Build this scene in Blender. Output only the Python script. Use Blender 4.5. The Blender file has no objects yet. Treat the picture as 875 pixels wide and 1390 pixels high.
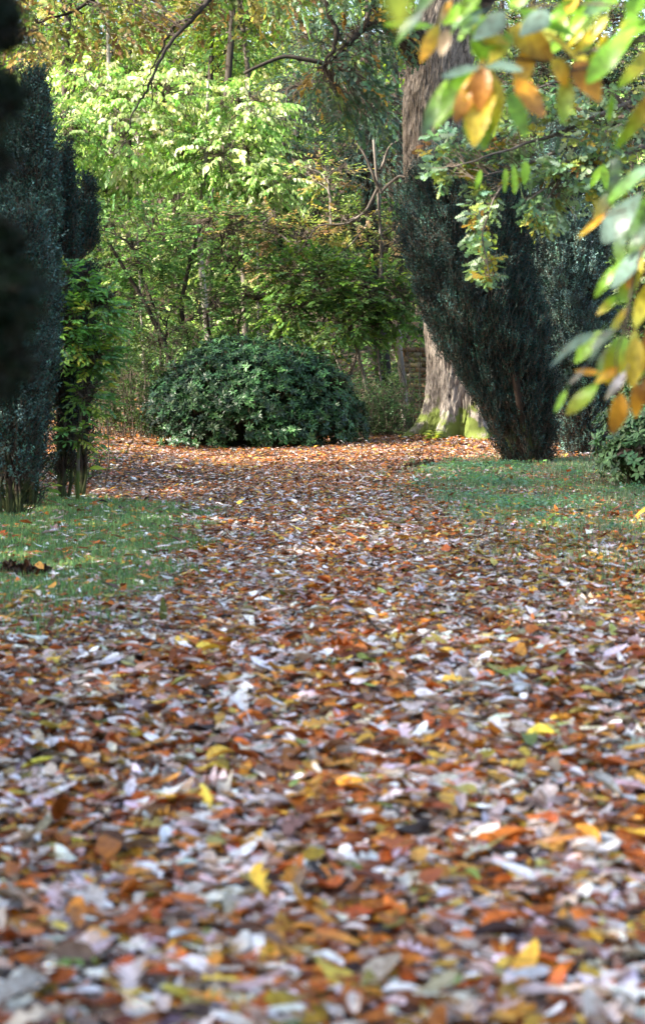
import bpy, math, random
import numpy as np
from mathutils import noise as mnoise, Vector

R = np.random.default_rng(11)
random.seed(5)
SC = bpy.context.scene
COL = SC.collection
PI = math.pi

# ------------------------------------------------------------------ camera model (pixels of the 875x1390 photograph)
FPX, CX, CY, HZ, EYE = 2766.0, 437.5, 695.0, 490.0, 1.3
TH = math.atan((CY - HZ) / FPX)
def at(px, py, Y):
    a, b = (px - CX) / FPX, (CY - py) / FPX
    dx, dy, dz = a, math.cos(TH) + b * math.sin(TH), -math.sin(TH) + b * math.cos(TH)
    s = Y / dy
    return np.array([dx * s, Y, EYE + dz * s])

# ------------------------------------------------------------------ numpy helpers
def nrm(v):
    v = np.asarray(v, float)
    return v / np.maximum(np.linalg.norm(v, axis=-1, keepdims=True), 1e-9)
def rsph(n, rng=R):
    return nrm(rng.normal(size=(n, 3)))
def vnoise(p, s, off=0.0):
    """cheap smooth value noise for arrays (n,3) -> -1..1"""
    q = np.asarray(p, float) / s + off
    r = (np.sin(q[:, 0] * 1.7 + 1.3 * np.sin(q[:, 1] * 1.1 + off) + q[:, 2] * .7) +
         np.sin(q[:, 1] * 1.9 + 1.7 * np.sin(q[:, 2] * 1.3) + 2.1 + off) +
         np.sin(q[:, 2] * 2.1 + 1.5 * np.sin(q[:, 0] * .9 + 4.2) + off * 2) +
         .6 * np.sin(q[:, 0] * 3.7 + q[:, 1] * 2.9 + q[:, 2] * 3.3 + off * 3)) / 3.2
    return r

class Buf:
    def __init__(self):
        self.v, self.f, self.c, self.n = [], [], [], 0
    def add(self, v, f, c=None):
        v = np.asarray(v, np.float32).reshape(-1, 3)
        self.v.append(v); self.f.append(np.asarray(f, np.int64).reshape(-1, 3) + self.n)
        if c is None: c = np.ones((len(v), 3))
        self.c.append(np.asarray(c, np.float32).reshape(-1, 3)); self.n += len(v)
    # a tube along points
    def tube(self, pts, rad, sides=8, cap=True, col=None):
        self.tubes(np.asarray(pts, float)[None], np.asarray(rad, float)[None], sides, col, cap)
    def tubes(self, P, Rd, sides=3, col=None, cap=False):
        P = np.asarray(P, float); S, K, _ = P.shape
        if S == 0: return
        Rd = np.broadcast_to(Rd, (S, K))
        T = np.empty_like(P); T[:, 1:-1] = P[:, 2:] - P[:, :-2]; T[:, 0] = P[:, 1] - P[:, 0]; T[:, -1] = P[:, -1] - P[:, -2]
        T = nrm(T)
        main = nrm(P[:, -1] - P[:, 0])
        ref = np.where(np.abs(main[:, 2:3]) > .75, np.array([[1., 0, 0]]), np.array([[0, 0, 1.]]))[:, None, :]
        A = nrm(np.cross(T, ref)); B = np.cross(T, A)
        an = np.arange(sides) / sides * 2 * PI
        V = P[:, :, None] + (A[:, :, None] * np.cos(an)[None, None, :, None] + B[:, :, None] * np.sin(an)[None, None, :, None]) * Rd[:, :, None, None]
        base = (np.arange(S) * K * sides)[:, None, None]
        k = np.arange(K - 1)[None, :, None] * sides; j = np.arange(sides)[None, None, :]; j2 = (j + 1) % sides
        a, b, c, d = base + k + j, base + k + j2, base + k + sides + j2, base + k + sides + j
        F = np.stack([np.stack([a, b, c], -1), np.stack([a, c, d], -1)], -2).reshape(-1, 3)
        self.add(V.reshape(-1, 3), F, None if col is None else np.broadcast_to(col, (S * K * sides, 3)))
        if cap:
            for s in range(S):
                e = s * K * sides + (K - 1) * sides
                off = self.n - S * K * sides
                self.f.append(np.array([[e, e + i, e + i + 1] for i in range(1, sides - 1)]) + off)
    def build(self, name, mat, parent=None, loc=None, smooth=True):
        if loc is None: loc = np.zeros(3)
        v = np.concatenate(self.v); f = np.concatenate(self.f); c = np.concatenate(self.c)
        me = bpy.data.meshes.new(name)
        me.vertices.add(len(v)); me.vertices.foreach_set('co', (v - np.asarray(loc, np.float32)).ravel().astype(np.float32))
        me.loops.add(len(f) * 3); me.loops.foreach_set('vertex_index', f.ravel().astype(np.int32))
        me.polygons.add(len(f)); me.polygons.foreach_set('loop_start', (np.arange(len(f)) * 3).astype(np.int32))
        if smooth: me.polygons.foreach_set('use_smooth', np.ones(len(f), bool))
        at_ = me.color_attributes.new('tint', 'FLOAT_COLOR', 'POINT')
        at_.data.foreach_set('color', np.concatenate([c, np.ones((len(c), 1), np.float32)], 1).ravel())
        me.update(calc_edges=True); me.materials.append(mat)
        o = bpy.data.objects.new(name, me); COL.objects.link(o)
        if parent is not None: o.parent = parent
        else: o.location = tuple(float(q) for q in loc)
        return o

def tag(o, label=None, cat=None, group=None, kind=None):
    for k, v in (('label', label), ('category', cat), ('group', group), ('kind', kind)):
        if v: o[k] = v
    return o
def thing(name, label, cat, loc, group=None):
    o = bpy.data.objects.new(name, None); COL.objects.link(o)
    o.location = tuple(float(q) for q in loc); o.empty_display_size = .2
    return tag(o, label, cat, group)

# ------------------------------------------------------------------ leaf templates: x 0..1 along the midrib, y -.5...5
def tpl_strip(widths, xs=None, mid=True):
    n = len(widths); xs = np.linspace(0, 1, n + 2)[1:-1] if xs is None else np.asarray(xs)
    v = [(0, 0)]; f = []
    if mid:
        for x, w in zip(xs, widths): v += [(x, -w / 2), (x, 0), (x, w / 2)]
        v.append((1, 0)); e = len(v) - 1
        f += [(0, 1, 2), (0, 2, 3)]
        for i in range(n - 1):
            a = 1 + 3 * i; b = a + 3
            f += [(a, b, b + 1), (a, b + 1, a + 1), (a + 1, b + 1, b + 2), (a + 1, b + 2, a + 2)]
        a = 1 + 3 * (n - 1); f += [(a, e, a + 1), (a + 1, e, a + 2)]
    else:
        for x, w in zip(xs, widths): v += [(x, -w / 2), (x, w / 2)]
        v.append((1, 0)); e = len(v) - 1
        f += [(0, 1, 2)]
        for i in range(n - 1):
            a = 1 + 2 * i; b = a + 2
            f += [(a, b, b + 1), (a, b + 1, a + 1)]
        a = 1 + 2 * (n - 1); f += [(a, e, a + 1)]
    return np.array(v, float), np.array(f)
T_HEX = tpl_strip([.95, .8], [.3, .68], mid=False)
T_HEXM = tpl_strip([.9, .85], [.28, .66])
T_DIA = (np.array([(0, 0), (.42, -.5), (1, 0), (.42, .5)], float), np.array([(0, 1, 2), (0, 2, 3)]))
T_OVAL = tpl_strip([.62, .98, .95, .6], [.12, .36, .62, .86])
T_OAK = tpl_strip([.14, .55, .2, .9, .26, 1.05, .34, .75, .45], [.1, .22, .31, .42, .52, .64, .74, .85, .93])
_x = np.linspace(0.04, .96, 24)
_w = np.sin(PI * _x ** .85) ** .75 * (1 - .22 * (np.arange(24) % 2))
T_CHEST = tpl_strip(list(_w), list(_x))
_x2 = np.linspace(.06, .94, 7); T_BEECH = tpl_strip(list(np.sin(PI * _x2 ** .9) ** .8), list(_x2))

def leaves(buf, T, pos, ax, nz, L, W, col, c1=0., c2=0., c3=0., tipcol=None):
    """one leaf per row; c1 bends along the length, c2 cups across, c3 twists"""
    tv, tf = T; N = len(pos)
    if N == 0: return
    L = np.broadcast_to(L, (N,)).astype(float); W = np.broadcast_to(W, (N,)).astype(float)
    c1, c2, c3 = (np.broadcast_to(c, (N,)).astype(float) for c in (c1, c2, c3))
    ax = nrm(ax); by = nrm(np.cross(nz, ax)); bz = np.cross(ax, by)
    x = tv[None, :, 0]; y = tv[None, :, 1]
    lx = x * L[:, None]; ly = y * W[:, None]
    lz = L[:, None] * (c1[:, None] * (x * x) + c3[:, None] * (x - .5) * y * 2) + W[:, None] * c2[:, None] * (2 * y) ** 2
    V = pos[:, None] + ax[:, None] * lx[..., None] + by[:, None] * ly[..., None] + bz[:, None] * lz[..., None]
    F = (tf[None] + (np.arange(N) * len(tv))[:, None, None]).reshape(-1, 3)
    C = np.broadcast_to(np.asarray(col)[:, None] if np.ndim(col) == 2 else np.asarray(col)[None, None], (N, len(tv), 3))
    if tipcol is not None:
        m = np.clip(x * 1.3 - .25, 0, 1)[..., None]
        C = C * (1 - m) + np.asarray(tipcol)[:, None] * m
    buf.add(V.reshape(-1, 3), F, C.reshape(-1, 3))

def pal(n, P, jit=.18, rng=R):
    P = np.asarray(P, float); w = P[:, 3] / P[:, 3].sum()
    c = P[rng.choice(len(P), n, p=w), :3]
    return np.clip(c * np.exp(rng.normal(0, jit, (n, 1))) * np.exp(rng.normal(0, jit * .3, (n, 3))), .002, .9)

# ------------------------------------------------------------------ materials
def newmat(name):
    m = bpy.data.materials.new(name); m.use_nodes = True
    nt = m.node_tree; nt.nodes.clear()
    return m, nt.nodes, nt.links, nt.nodes.new('ShaderNodeOutputMaterial')
def leaf_mat(name, rough=.45, trans=.35, spec=.5, veins=False, tmul=(1.12, 1.28, .6)):
    m, N, Lk, out = newmat(name)
    a = N.new('ShaderNodeAttribute'); a.attribute_name = 'tint'
    p = N.new('ShaderNodeBsdfPrincipled'); p.inputs['Roughness'].default_value = rough
    p.inputs['Specular IOR Level'].default_value = spec
    col = a.outputs['Color']
    if veins:
        tc = N.new('ShaderNodeTexCoord'); nz = N.new('ShaderNodeTexNoise'); nz.inputs['Scale'].default_value = 55; nz.inputs['Detail'].default_value = 4
        Lk.new(tc.outputs['Object'], nz.inputs['Vector'])
        mx = N.new('ShaderNodeMix'); mx.data_type = 'RGBA'; mx.blend_type = 'MULTIPLY'; mx.inputs[0].default_value = 1
        cr = N.new('ShaderNodeValToRGB'); cr.color_ramp.elements[0].position = .3; cr.color_ramp.elements[0].color = (.62, .54, .46, 1)
        cr.color_ramp.elements[1].position = .6; cr.color_ramp.elements[1].color = (1.12, 1.12, 1.12, 1)
        Lk.new(nz.outputs['Fac'], cr.inputs[0]); Lk.new(col, mx.inputs[6]); Lk.new(cr.outputs[0], mx.inputs[7]); col = mx.outputs[2]
        bp = N.new('ShaderNodeBump'); bp.inputs['Strength'].default_value = .5; bp.inputs['Distance'].default_value = .004
        Lk.new(nz.outputs['Fac'], bp.inputs['Height']); Lk.new(bp.outputs[0], p.inputs['Normal'])
    Lk.new(col, p.inputs['Base Color'])
    t = N.new('ShaderNodeBsdfTranslucent')
    mm = N.new('ShaderNodeMix'); mm.data_type = 'RGBA'; mm.blend_type = 'MULTIPLY'; mm.inputs[0].default_value = 1
    mm.inputs[7].default_value = (*tmul, 1); Lk.new(col, mm.inputs[6]); Lk.new(mm.outputs[2], t.inputs['Color'])
    s = N.new('ShaderNodeMixShader'); s.inputs[0].default_value = trans
    Lk.new(p.outputs[0], s.inputs[1]); Lk.new(t.outputs[0], s.inputs[2]); Lk.new(s.outputs[0], out.inputs[0])
    return m
def bark_mat(name, c1, c2, scale=6, stretch=.18, moss=None, mossh=1.0, bump=.02, base_z=0., lichen=None):
    m, N, Lk, out = newmat(name)
    p = N.new('ShaderNodeBsdfPrincipled'); p.inputs['Roughness'].default_value = .85; p.inputs['Specular IOR Level'].default_value = .25
    tc = N.new('ShaderNodeTexCoord'); mp = N.new('ShaderNodeMapping'); mp.inputs['Scale'].default_value = (1, 1, stretch)
    Lk.new(tc.outputs['Object'], mp.inputs['Vector'])
    nz = N.new('ShaderNodeTexNoise'); nz.inputs['Scale'].default_value = scale; nz.inputs['Detail'].default_value = 7; nz.inputs['Roughness'].default_value = .7
    nz.inputs['Distortion'].default_value = .4
    Lk.new(mp.outputs[0], nz.inputs['Vector'])
    cr = N.new('ShaderNodeValToRGB'); cr.color_ramp.elements[0].position = .36; cr.color_ramp.elements[1].position = .62
    cr.color_ramp.elements[0].color = (*c1, 1); cr.color_ramp.elements[1].color = (*c2, 1)
    Lk.new(nz.outputs['Fac'], cr.inputs[0]); col = cr.outputs[0]
    def patch(col, c, zlo, zhi, sc, thr):
        n2 = N.new('ShaderNodeTexNoise'); n2.inputs['Scale'].default_value = sc; n2.inputs['Detail'].default_value = 5
        Lk.new(tc.outputs['Object'], n2.inputs['Vector'])
        sp = N.new('ShaderNodeSeparateXYZ'); Lk.new(tc.outputs['Object'], sp.inputs[0])
        mr = N.new('ShaderNodeMapRange'); mr.inputs[1].default_value = zlo; mr.inputs[2].default_value = zhi; mr.inputs[3].default_value = .28; mr.inputs[4].default_value = -.25
        Lk.new(sp.outputs['Z'], mr.inputs[0])
        ad = N.new('ShaderNodeMath'); ad.operation = 'ADD'; Lk.new(n2.outputs['Fac'], ad.inputs[0]); Lk.new(mr.outputs[0], ad.inputs[1])
        rr = N.new('ShaderNodeMapRange'); rr.inputs[1].default_value = thr; rr.inputs[2].default_value = thr + .1; Lk.new(ad.outputs[0], rr.inputs[0])
        mx = N.new('ShaderNodeMix'); mx.data_type = 'RGBA'; Lk.new(rr.outputs[0], mx.inputs[0]); Lk.new(col, mx.inputs[6]); mx.inputs[7].default_value = (*c, 1)
        return mx.outputs[2]
    if lichen: col = patch(col, lichen, -50, 80, 9, .62)
    if moss: col = patch(col, moss, 0, mossh, 4, .58)
    Lk.new(col, p.inputs['Base Color'])
    bp = N.new('ShaderNodeBump'); bp.inputs['Strength'].default_value = .9; bp.inputs['Distance'].default_value = bump
    Lk.new(nz.outputs['Fac'], bp.inputs['Height']); Lk.new(bp.outputs[0], p.inputs['Normal'])
    Lk.new(p.outputs[0], out.inputs[0])
    return m

M_LEAF = leaf_mat('thin_leaf', .45, .45, .3)
M_DRY = leaf_mat('dry_leaf', .5, .12, .28, veins=True, tmul=(1.2, .9, .5))
M_GLOSS = leaf_mat('glossy_leaf', .38, .12, .32)
M_NEEDLE = leaf_mat('needle_leaf', .55, .08, .12, tmul=(1, 1, .6))
M_CHEST = leaf_mat('broad_leaf', .36, .42, .5, veins=True, tmul=(1.25, 1.25, .45))
M_GRASS = leaf_mat('grass_blade', .5, .3, .4)
M_BARK = bark_mat('grey_bark', (.045, .036, .028), (.17, .145, .12), 7, .2, moss=(.07, .10, .02), mossh=2.0)
M_BARKD = bark_mat('dark_bark', (.014, .011, .008), (.05, .04, .031), 9, .25, moss=(.05, .07, .015), mossh=1.5)
M_BARKY = bark_mat('yew_bark', (.014, .009, .006), (.055, .034, .024), 10, .2, moss=(.045, .055, .018), mossh=1.6)
M_OAKB = bark_mat('oak_bark', (.05, .04, .032), (.35, .30, .25), 18, .30, moss=(.12, .15, .03), mossh=1.0, bump=.05)
M_PALEB = bark_mat('pale_bark', (.16, .14, .12), (.42, .38, .33), 6, .2, moss=(.1, .14, .04), mossh=1.0)
M_TWIG = bark_mat('twig_bark', (.05, .035, .025), (.13, .1, .075), 20, .3)

# ------------------------------------------------------------------ terrain
def sstep(a, b, x):
    t = np.clip((x - a) / (b - a), 0, 1); return t * t * (3 - 2 * t)
def gz(x, y):
    x = np.asarray(x, float); y = np.asarray(y, float)
    z = .022 * np.sin(x * 1.3 + .5 * np.sin(y * .7)) + .02 * np.sin(y * .9 + x * .4) + .01 * np.sin(x * 3.1 + y * 2.3)
    z = z + .10 * sstep(1.2, 5, np.abs(x)) * sstep(6, 20, y)
    z = z + .17 * np.exp(-(((x + 2.35) / .95) ** 2 + ((y - 24.2) / 1.2) ** 2))
    z = z + .10 * np.exp(-(((x + 1.7) / .7) ** 2 + ((y - 22.6) / .8) ** 2))
    z = z + .13 * np.exp(-(((x - 2.2) / 1.5) ** 2 + ((y - 32) / 1.5) ** 2))
    z = z + 15 * sstep(44, 92, y) + 4 * sstep(90, 140, y)
    return z
def green_mask(x, y):
    """how much short grass or ground cover grows here, 0..1"""
    P = np.stack([x, y, np.zeros_like(x)], -1)
    n = vnoise(P, .45, 3.) * .34 + vnoise(P, .14, 8.) * .24
    ye = np.array([0, 8, 9.3, 10, 13.3, 16, 18.3, 19.5, 60]); xe = np.array([-3.4, -2.5, -1.5, -1.05, -.96, -1.02, -1.2, -2.4, -3.5])
    left = sstep(-.28, .28, np.interp(y, ye, xe) - x + n) * (1 - sstep(18.2, 20, y + n))
    left = left * np.interp(y, [8.5, 10.5, 12.5, 17], [.0, .3, .9, 1.0])
    yr = np.array([0, 9, 10, 12.4, 15.6, 20, 24, 26.5, 60]); xr = np.array([3.6, 2.5, 2.0, 1.6, 1.25, 1.2, 1.3, 1.8, 4.5])
    right = sstep(-.55, .75, x - np.interp(y, yr, xr) + n) * (1 - sstep(25.2, 27.2, y + n * 2))
    right = right * np.interp(y, [9, 12, 16, 20], [.1, .35, .7, .95]) * np.clip(.75 + .8 * vnoise(P, .55, 12.), .08, 1)
    return np.clip(np.maximum(left, right) * (1 + n), 0, 1)

def build_ground():
    u = np.linspace(-1, 1, 221); xs = np.sinh(u * 5.2) / np.sinh(5.2) * 160
    v = np.linspace(0, 1, 360); ys = -40 + 46 * np.clip(v / .12, 0, 1) + (np.clip(v - .12, 0, 1) / .88) ** 2.2 * 190 + np.clip(v - .12, 0, 1) * 30
    X, Y = np.meshgrid(xs, ys); Z = gz(X, Y)
    n, m = X.shape
    i = np.arange(n - 1)[:, None] * m + np.arange(m - 1)[None]
    F = np.stack([np.stack([i, i + 1, i + m + 1], -1), np.stack([i, i + m + 1, i + m], -1)], -2).reshape(-1, 3)
    b = Buf(); b.add(np.stack([X, Y, Z], -1).reshape(-1, 3), F)
    m_, N, Lk, out = newmat('soil_and_leaf_mould')
    p = N.new('ShaderNodeBsdfPrincipled'); p.inputs['Roughness'].default_value = .8
    tc = N.new('ShaderNodeTexCoord'); vo = N.new('ShaderNodeTexVoronoi'); vo.inputs['Scale'].default_value = 26
    Lk.new(tc.outputs['Object'], vo.inputs['Vector'])
    cr = N.new('ShaderNodeValToRGB'); cr.color_ramp.interpolation = 'CONSTANT'
    E = cr.color_ramp.elements; E[0].color = (.035, .02, .012, 1); E[1].position = .25; E[1].color = (.09, .045, .02, 1)
    for q, c in ((.45, (.05, .035, .025, 1)), (.6, (.14, .06, .02, 1)), (.8, (.12, .09, .07, 1))):
        e = E.new(q); e.color = c
    sx = N.new('ShaderNodeSeparateColor'); Lk.new(vo.outputs['Color'], sx.inputs[0]); Lk.new(sx.outputs[0], cr.inputs[0])
    nz = N.new('ShaderNodeTexNoise'); nz.inputs['Scale'].default_value = 3; nz.inputs['Detail'].default_value = 8; Lk.new(tc.outputs['Object'], nz.inputs['Vector'])
    mx = N.new('ShaderNodeMix'); mx.data_type = 'RGBA'; mx.inputs[7].default_value = (.035, .024, .017, 1)
    Lk.new(nz.outputs['Fac'], mx.inputs[0]); Lk.new(cr.outputs[0], mx.inputs[6]); Lk.new(mx.outputs[2], p.inputs['Base Color'])
    bp = N.new('ShaderNodeBump'); bp.inputs['Distance'].default_value = .03; Lk.new(nz.outputs['Fac'], bp.inputs['Height']); Lk.new(bp.outputs[0], p.inputs['Normal'])
    Lk.new(p.outputs[0], out.inputs[0])
    o = b.build('ground', m_); tag(o, kind='structure', label='woodland floor of dark soil and leaf mould', cat='ground')
build_ground()

# ------------------------------------------------------------------ leaf litter (one mass nobody could count)
LIT = [(.64, .55, .51, 20), (.84, .79, .78, 22), (.44, .33, .28, 11), (.24, .14, .10, 9), (.48, .14, .022, 15), (.34, .085, .016, 11),  # palest tones: pale undersides with sky sheen put into the colour
       (.14, .055, .025, 7), (.62, .29, .04, 9), (.68, .44, .06, 7), (.48, .42, .12, 4), (.04, .022, .015, 5), (.22, .28, .07, 1.2)]
LITR = [(.60, .50, .46, 12), (.46, .31, .25, 12), (.30, .17, .12, 9), (.48, .18, .045, 18), (.35, .11, .03, 14), (.15, .06, .03, 8),
        (.58, .28, .06, 8), (.62, .44, .10, 5), (.045, .025, .015, 4)]
def litter():
    b = Buf()
    for (y0, y1, dens, T, hw, lmul, extra) in ((3.2, 9.2, 1150, T_OVAL, lambda y: 1.2 + y * .17, 1.38, .0),
                                       (9.2, 18, 1200, T_HEXM, lambda y: 1.2 + y * .18, 1.0, .0),
                                       (18, 37, 780, T_HEX, lambda y: 1.3 + y * .19, .95, .0),
                                       (37, 48, 90, T_HEX, lambda y: 9, 1.7, .0)):
        W = hw(y1); n = int((y1 - y0) * 2 * W * dens)
        y = R.uniform(y0, y1, n); x = R.uniform(-W, W, n); k = np.abs(x) < hw(y); x, y = x[k], y[k]
        g = green_mask(x, y)
        P = np.stack([x, y, 0 * x], -1)
        bare = vnoise(P, .16, 5.) * .5 + vnoise(P, .5, 1.) * .5           # patches of bare gravelly soil between the leaves
        keep = R.random(len(x)) < (1 - np.where(x > 0, .34, .40) * g) * np.where(bare < -.45, .45, 1.)
        x, y, g = x[keep], y[keep], g[keep]; n = len(x)
        P = np.stack([x, y, 0 * x], -1)
        ln = np.exp(R.normal(math.log(.056), .38, n)) * lmul; big = R.random(n) < .06; ln = np.where(big, ln * 1.55, ln); ln = np.clip(ln, .02, .14)
        wd = ln * R.uniform(.26, .5, n); big2 = R.random(n) < .035; ln = np.where(big2, ln * 1.5, ln)
        tl = R.uniform(.02, .15, (n, 1)); nz = nrm(np.stack([R.normal(0, 1, n), R.normal(0, 1, n), np.zeros(n)], -1) * tl + np.array([0, 0, 1.]))
        a = R.uniform(0, 2 * PI, n); ax = np.stack([np.cos(a), np.sin(a), np.zeros(n)], -1); ax = nrm(ax - nz * (ax * nz).sum(-1, keepdims=True))
        lift = R.exponential(.012, n) + .004
        z = gz(x, y) + lift
        z = np.maximum(z, gz(x, y) - .1 + np.maximum(0, -ax[:, 2]) * ln + .1)
        tips = R.random(n)
        c1 = R.normal(.03, .14, n); c2 = R.normal(.08, .24, n); c3 = R.normal(0, .22, n)
        # autumn colour drifts: redder towards the woodland edge, yellower at the right-hand side
        red = sstep(17, 27, y + 3 * vnoise(P, 1.6, 2.)) * .85
        C = np.where((R.random(n) < red)[:, None], pal(n, LITR, .25), pal(n, LIT, .25))
        cl = vnoise(P, .11, 3.) * .6 + vnoise(P, .3, 11.) * .5 + R.normal(0, .25, n); mo = R.random(n) < .5 * (1 - red)
        C = np.where((mo & (cl > .25))[:, None], pal(n, [(.50, .15, .022, 4), (.34, .085, .016, 3), (.64, .30, .04, 2)], .22), C)
        C = np.where((mo & (cl < -.42))[:, None], pal(n, [(.82, .77, .77, 3), (.64, .56, .54, 3)], .14), C)  # whitish clumps carry the painted sky sheen too
        yel = (R.random(n) < .22 * sstep(.2, 1.6, x + .6 * vnoise(P, .8)) * sstep(7, 11, y) * (1 - sstep(17, 22, y)))
        C = np.where(yel[:, None], pal(n, [(.55, .36, .05, 3), (.42, .36, .09, 3), (.30, .32, .08, 2)], .2), C)
        clump = vnoise(P, .28, 7.)
        C = C * (1 + .30 * clump[:, None])
        T2 = C * np.exp(R.normal(0, .3, (n, 1)))
        C = np.where((big2 & (R.random(n) < .6))[:, None], pal(n, [(.60, .22, .02, 4), (.46, .14, .02, 3), (.66, .42, .04, 2)], .2), C)
        ob = (R.random(n) < .16) & (y < 18)
        for m, TT in ((ob, T_OAK), (~ob, T)):
            leaves(b, TT, np.stack([x, y, z], -1)[m], ax[m], nz[m], ln[m] * (1.1 if TT is T_OAK else 1), wd[m] * (1.25 if TT is T_OAK else 1), C[m], c1[m], c2[m], c3[m], tipcol=T2[m])
        # small broken scraps and stalks between them
        k = int(n * .55); j = R.choice(n, k)
        q = np.stack([x[j] + R.normal(0, .05, k), y[j] + R.normal(0, .05, k), 0 * x[j]], -1); q[:, 2] = gz(q[:, 0], q[:, 1]) + R.uniform(.002, .02, k)
        leaves(b, T_DIA, q, np.concatenate([R.normal(size=(k, 2)), R.normal(0, .2, (k, 1))], 1), nrm(np.stack([R.normal(0, .5, k), R.normal(0, .5, k), np.ones(k)], -1)),
               R.uniform(.012, .04, k), R.uniform(.006, .02, k), pal(k, LIT, .3))
    n = 1500; y = 3.4 + 26 * R.random(n) ** 1.3; x = R.uniform(-1, 1, n) * (1 + y * .18); a = R.uniform(0, 2 * PI, n); L = R.uniform(.05, .22, n)
    p = np.stack([x, y, gz(x, y) + R.uniform(.008, .03, n)], -1); d = np.stack([np.cos(a), np.sin(a), R.normal(0, .08, n)], -1) * L[:, None]
    b.tubes(np.stack([p, p + d * .5 + R.normal(0, .006, (n, 3)), p + d], 1), np.array([[.0025, .002, .0012]]), 4, col=(.14, .09, .06))
    o = b.build('leaf_litter', M_DRY); tag(o, 'thick carpet of pale, rust and yellow fallen leaves covering the woodland path', 'leaf litter', kind='stuff')
litter()

def path_grit():
    b = Buf(); n = 26000
    y = 3.2 + 14 * R.random(n) ** 1.6; x = R.uniform(-1, 1, n) * (1.0 + y * .17)
    s = R.uniform(.002, .009, n)
    p = np.stack([x, y, gz(x, y) + s * .3], -1)
    o8 = np.array([(1, 0, 0), (0, 1, 0), (-1, 0, 0), (0, -1, 0), (0, 0, .8)], float)
    V = p[:, None] + o8[None] * s[:, None, None] * R.uniform(.6, 1.4, (n, 5, 1))
    f = np.array([(0, 1, 4), (1, 2, 4), (2, 3, 4), (3, 0, 4)])
    b.add(V.reshape(-1, 3), (f[None] + (np.arange(n) * 5)[:, None, None]).reshape(-1, 3), np.repeat(pal(n, [(.3, .29, .29, 3), (.45, .43, .42, 2), (.12, .11, .1, 3)], .2), 5, 0))
    tag(b.build('path_gravel', M_DRY, smooth=False), 'grey grit showing between the fallen leaves on the path', 'gravel', kind='stuff')
path_grit()

# ------------------------------------------------------------------ grass and ground cover
def grass(name, label, side, n, hmin, hmax, P):
    b = Buf()
    if side < 0: x = R.uniform(-5.5, -.2, n * 3); y = R.uniform(8, 20.5, n * 3)
    else: x = R.uniform(.5, 6.5, n * 3); y = R.uniform(8.5, 27.5, n * 3)
    g = green_mask(x, y)
    d = vnoise(np.stack([x, y, 0 * x], -1), .22, 4.)
    k = R.random(n * 3) < g * (.75 + .35 * d); x, y = x[k][:n], y[k][:n]; n = len(x)
    h = R.uniform(hmin, hmax, n)
    az = R.uniform(0, 2 * PI, n); ln = R.uniform(.2, .9, n)
    up = nrm(np.stack([np.cos(az) * ln, np.sin(az) * ln, np.ones(n)], -1))
    nz = nrm(np.stack([np.cos(az + R.normal(0, .5, n)), np.sin(az), -.3 * np.ones(n)], -1))
    leaves(b, T_DIA, np.stack([x, y, gz(x, y)], -1), up, nz, h, R.uniform(.004, .009, n), pal(n, P, .22), c1=R.uniform(-.5, -.1, n))
    tag(b.build(name, M_GRASS), label, 'grass', kind='stuff')
GP = [(.17, .33, .12, 4), (.23, .39, .16, 3), (.27, .36, .12, 2), (.10, .20, .10, 2), (.34, .32, .18, .6)]
grass('lawn_grass', 'short green grass beside the path below the dark yew stems', -1, 130000, .025, .07, GP)
grass('verge_grass', 'grey green grass in front of the two big yews', 1, 75000, .03, .10, [(.18, .30, .15, 4), (.25, .37, .22, 3), (.26, .33, .14, 1), (.38, .36, .26, 1.4)])

def ground_cover():
    b = Buf(); n = 5200
    x = R.uniform(.6, 6.2, n * 4); y = R.uniform(11, 27, n * 4); g = green_mask(x, y)
    d = vnoise(np.stack([x, y, 0 * x], -1), .35, 6.)
    k = R.random(n * 4) < g * sstep(-.2, .6, d) * sstep(11, 20, y); x, y = x[k][:n], y[k][:n]; n = len(x)
    tint = pal(n, [(.13, .27, .16, 4), (.19, .36, .24, 3), (.2, .35, .12, 2)], .25)
    for j in range(11):                                # rosettes of small leaves on short stalks
        a = R.uniform(0, 2 * PI, n); h = R.uniform(.02, .10, n); r = R.uniform(.0, .07, n)
        p = np.stack([x + np.cos(a) * r, y + np.sin(a) * r, gz(x, y) + h], -1)
        ax = np.stack([np.cos(a), np.sin(a), R.normal(.1, .35, n)], -1)
        leaves(b, T_HEX, p, ax, nrm(np.stack([R.normal(0, .35, n), R.normal(0, .35, n), np.ones(n)], -1)), R.uniform(.03, .065, n), R.uniform(.015, .03, n), tint * R.uniform(.8, 1.25, (n, 1)), c1=-.2)
    tag(b.build('ground_cover', M_LEAF), 'low leafy ground cover spreading in front of the yews', 'ground cover', kind='stuff')
ground_cover()

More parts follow.
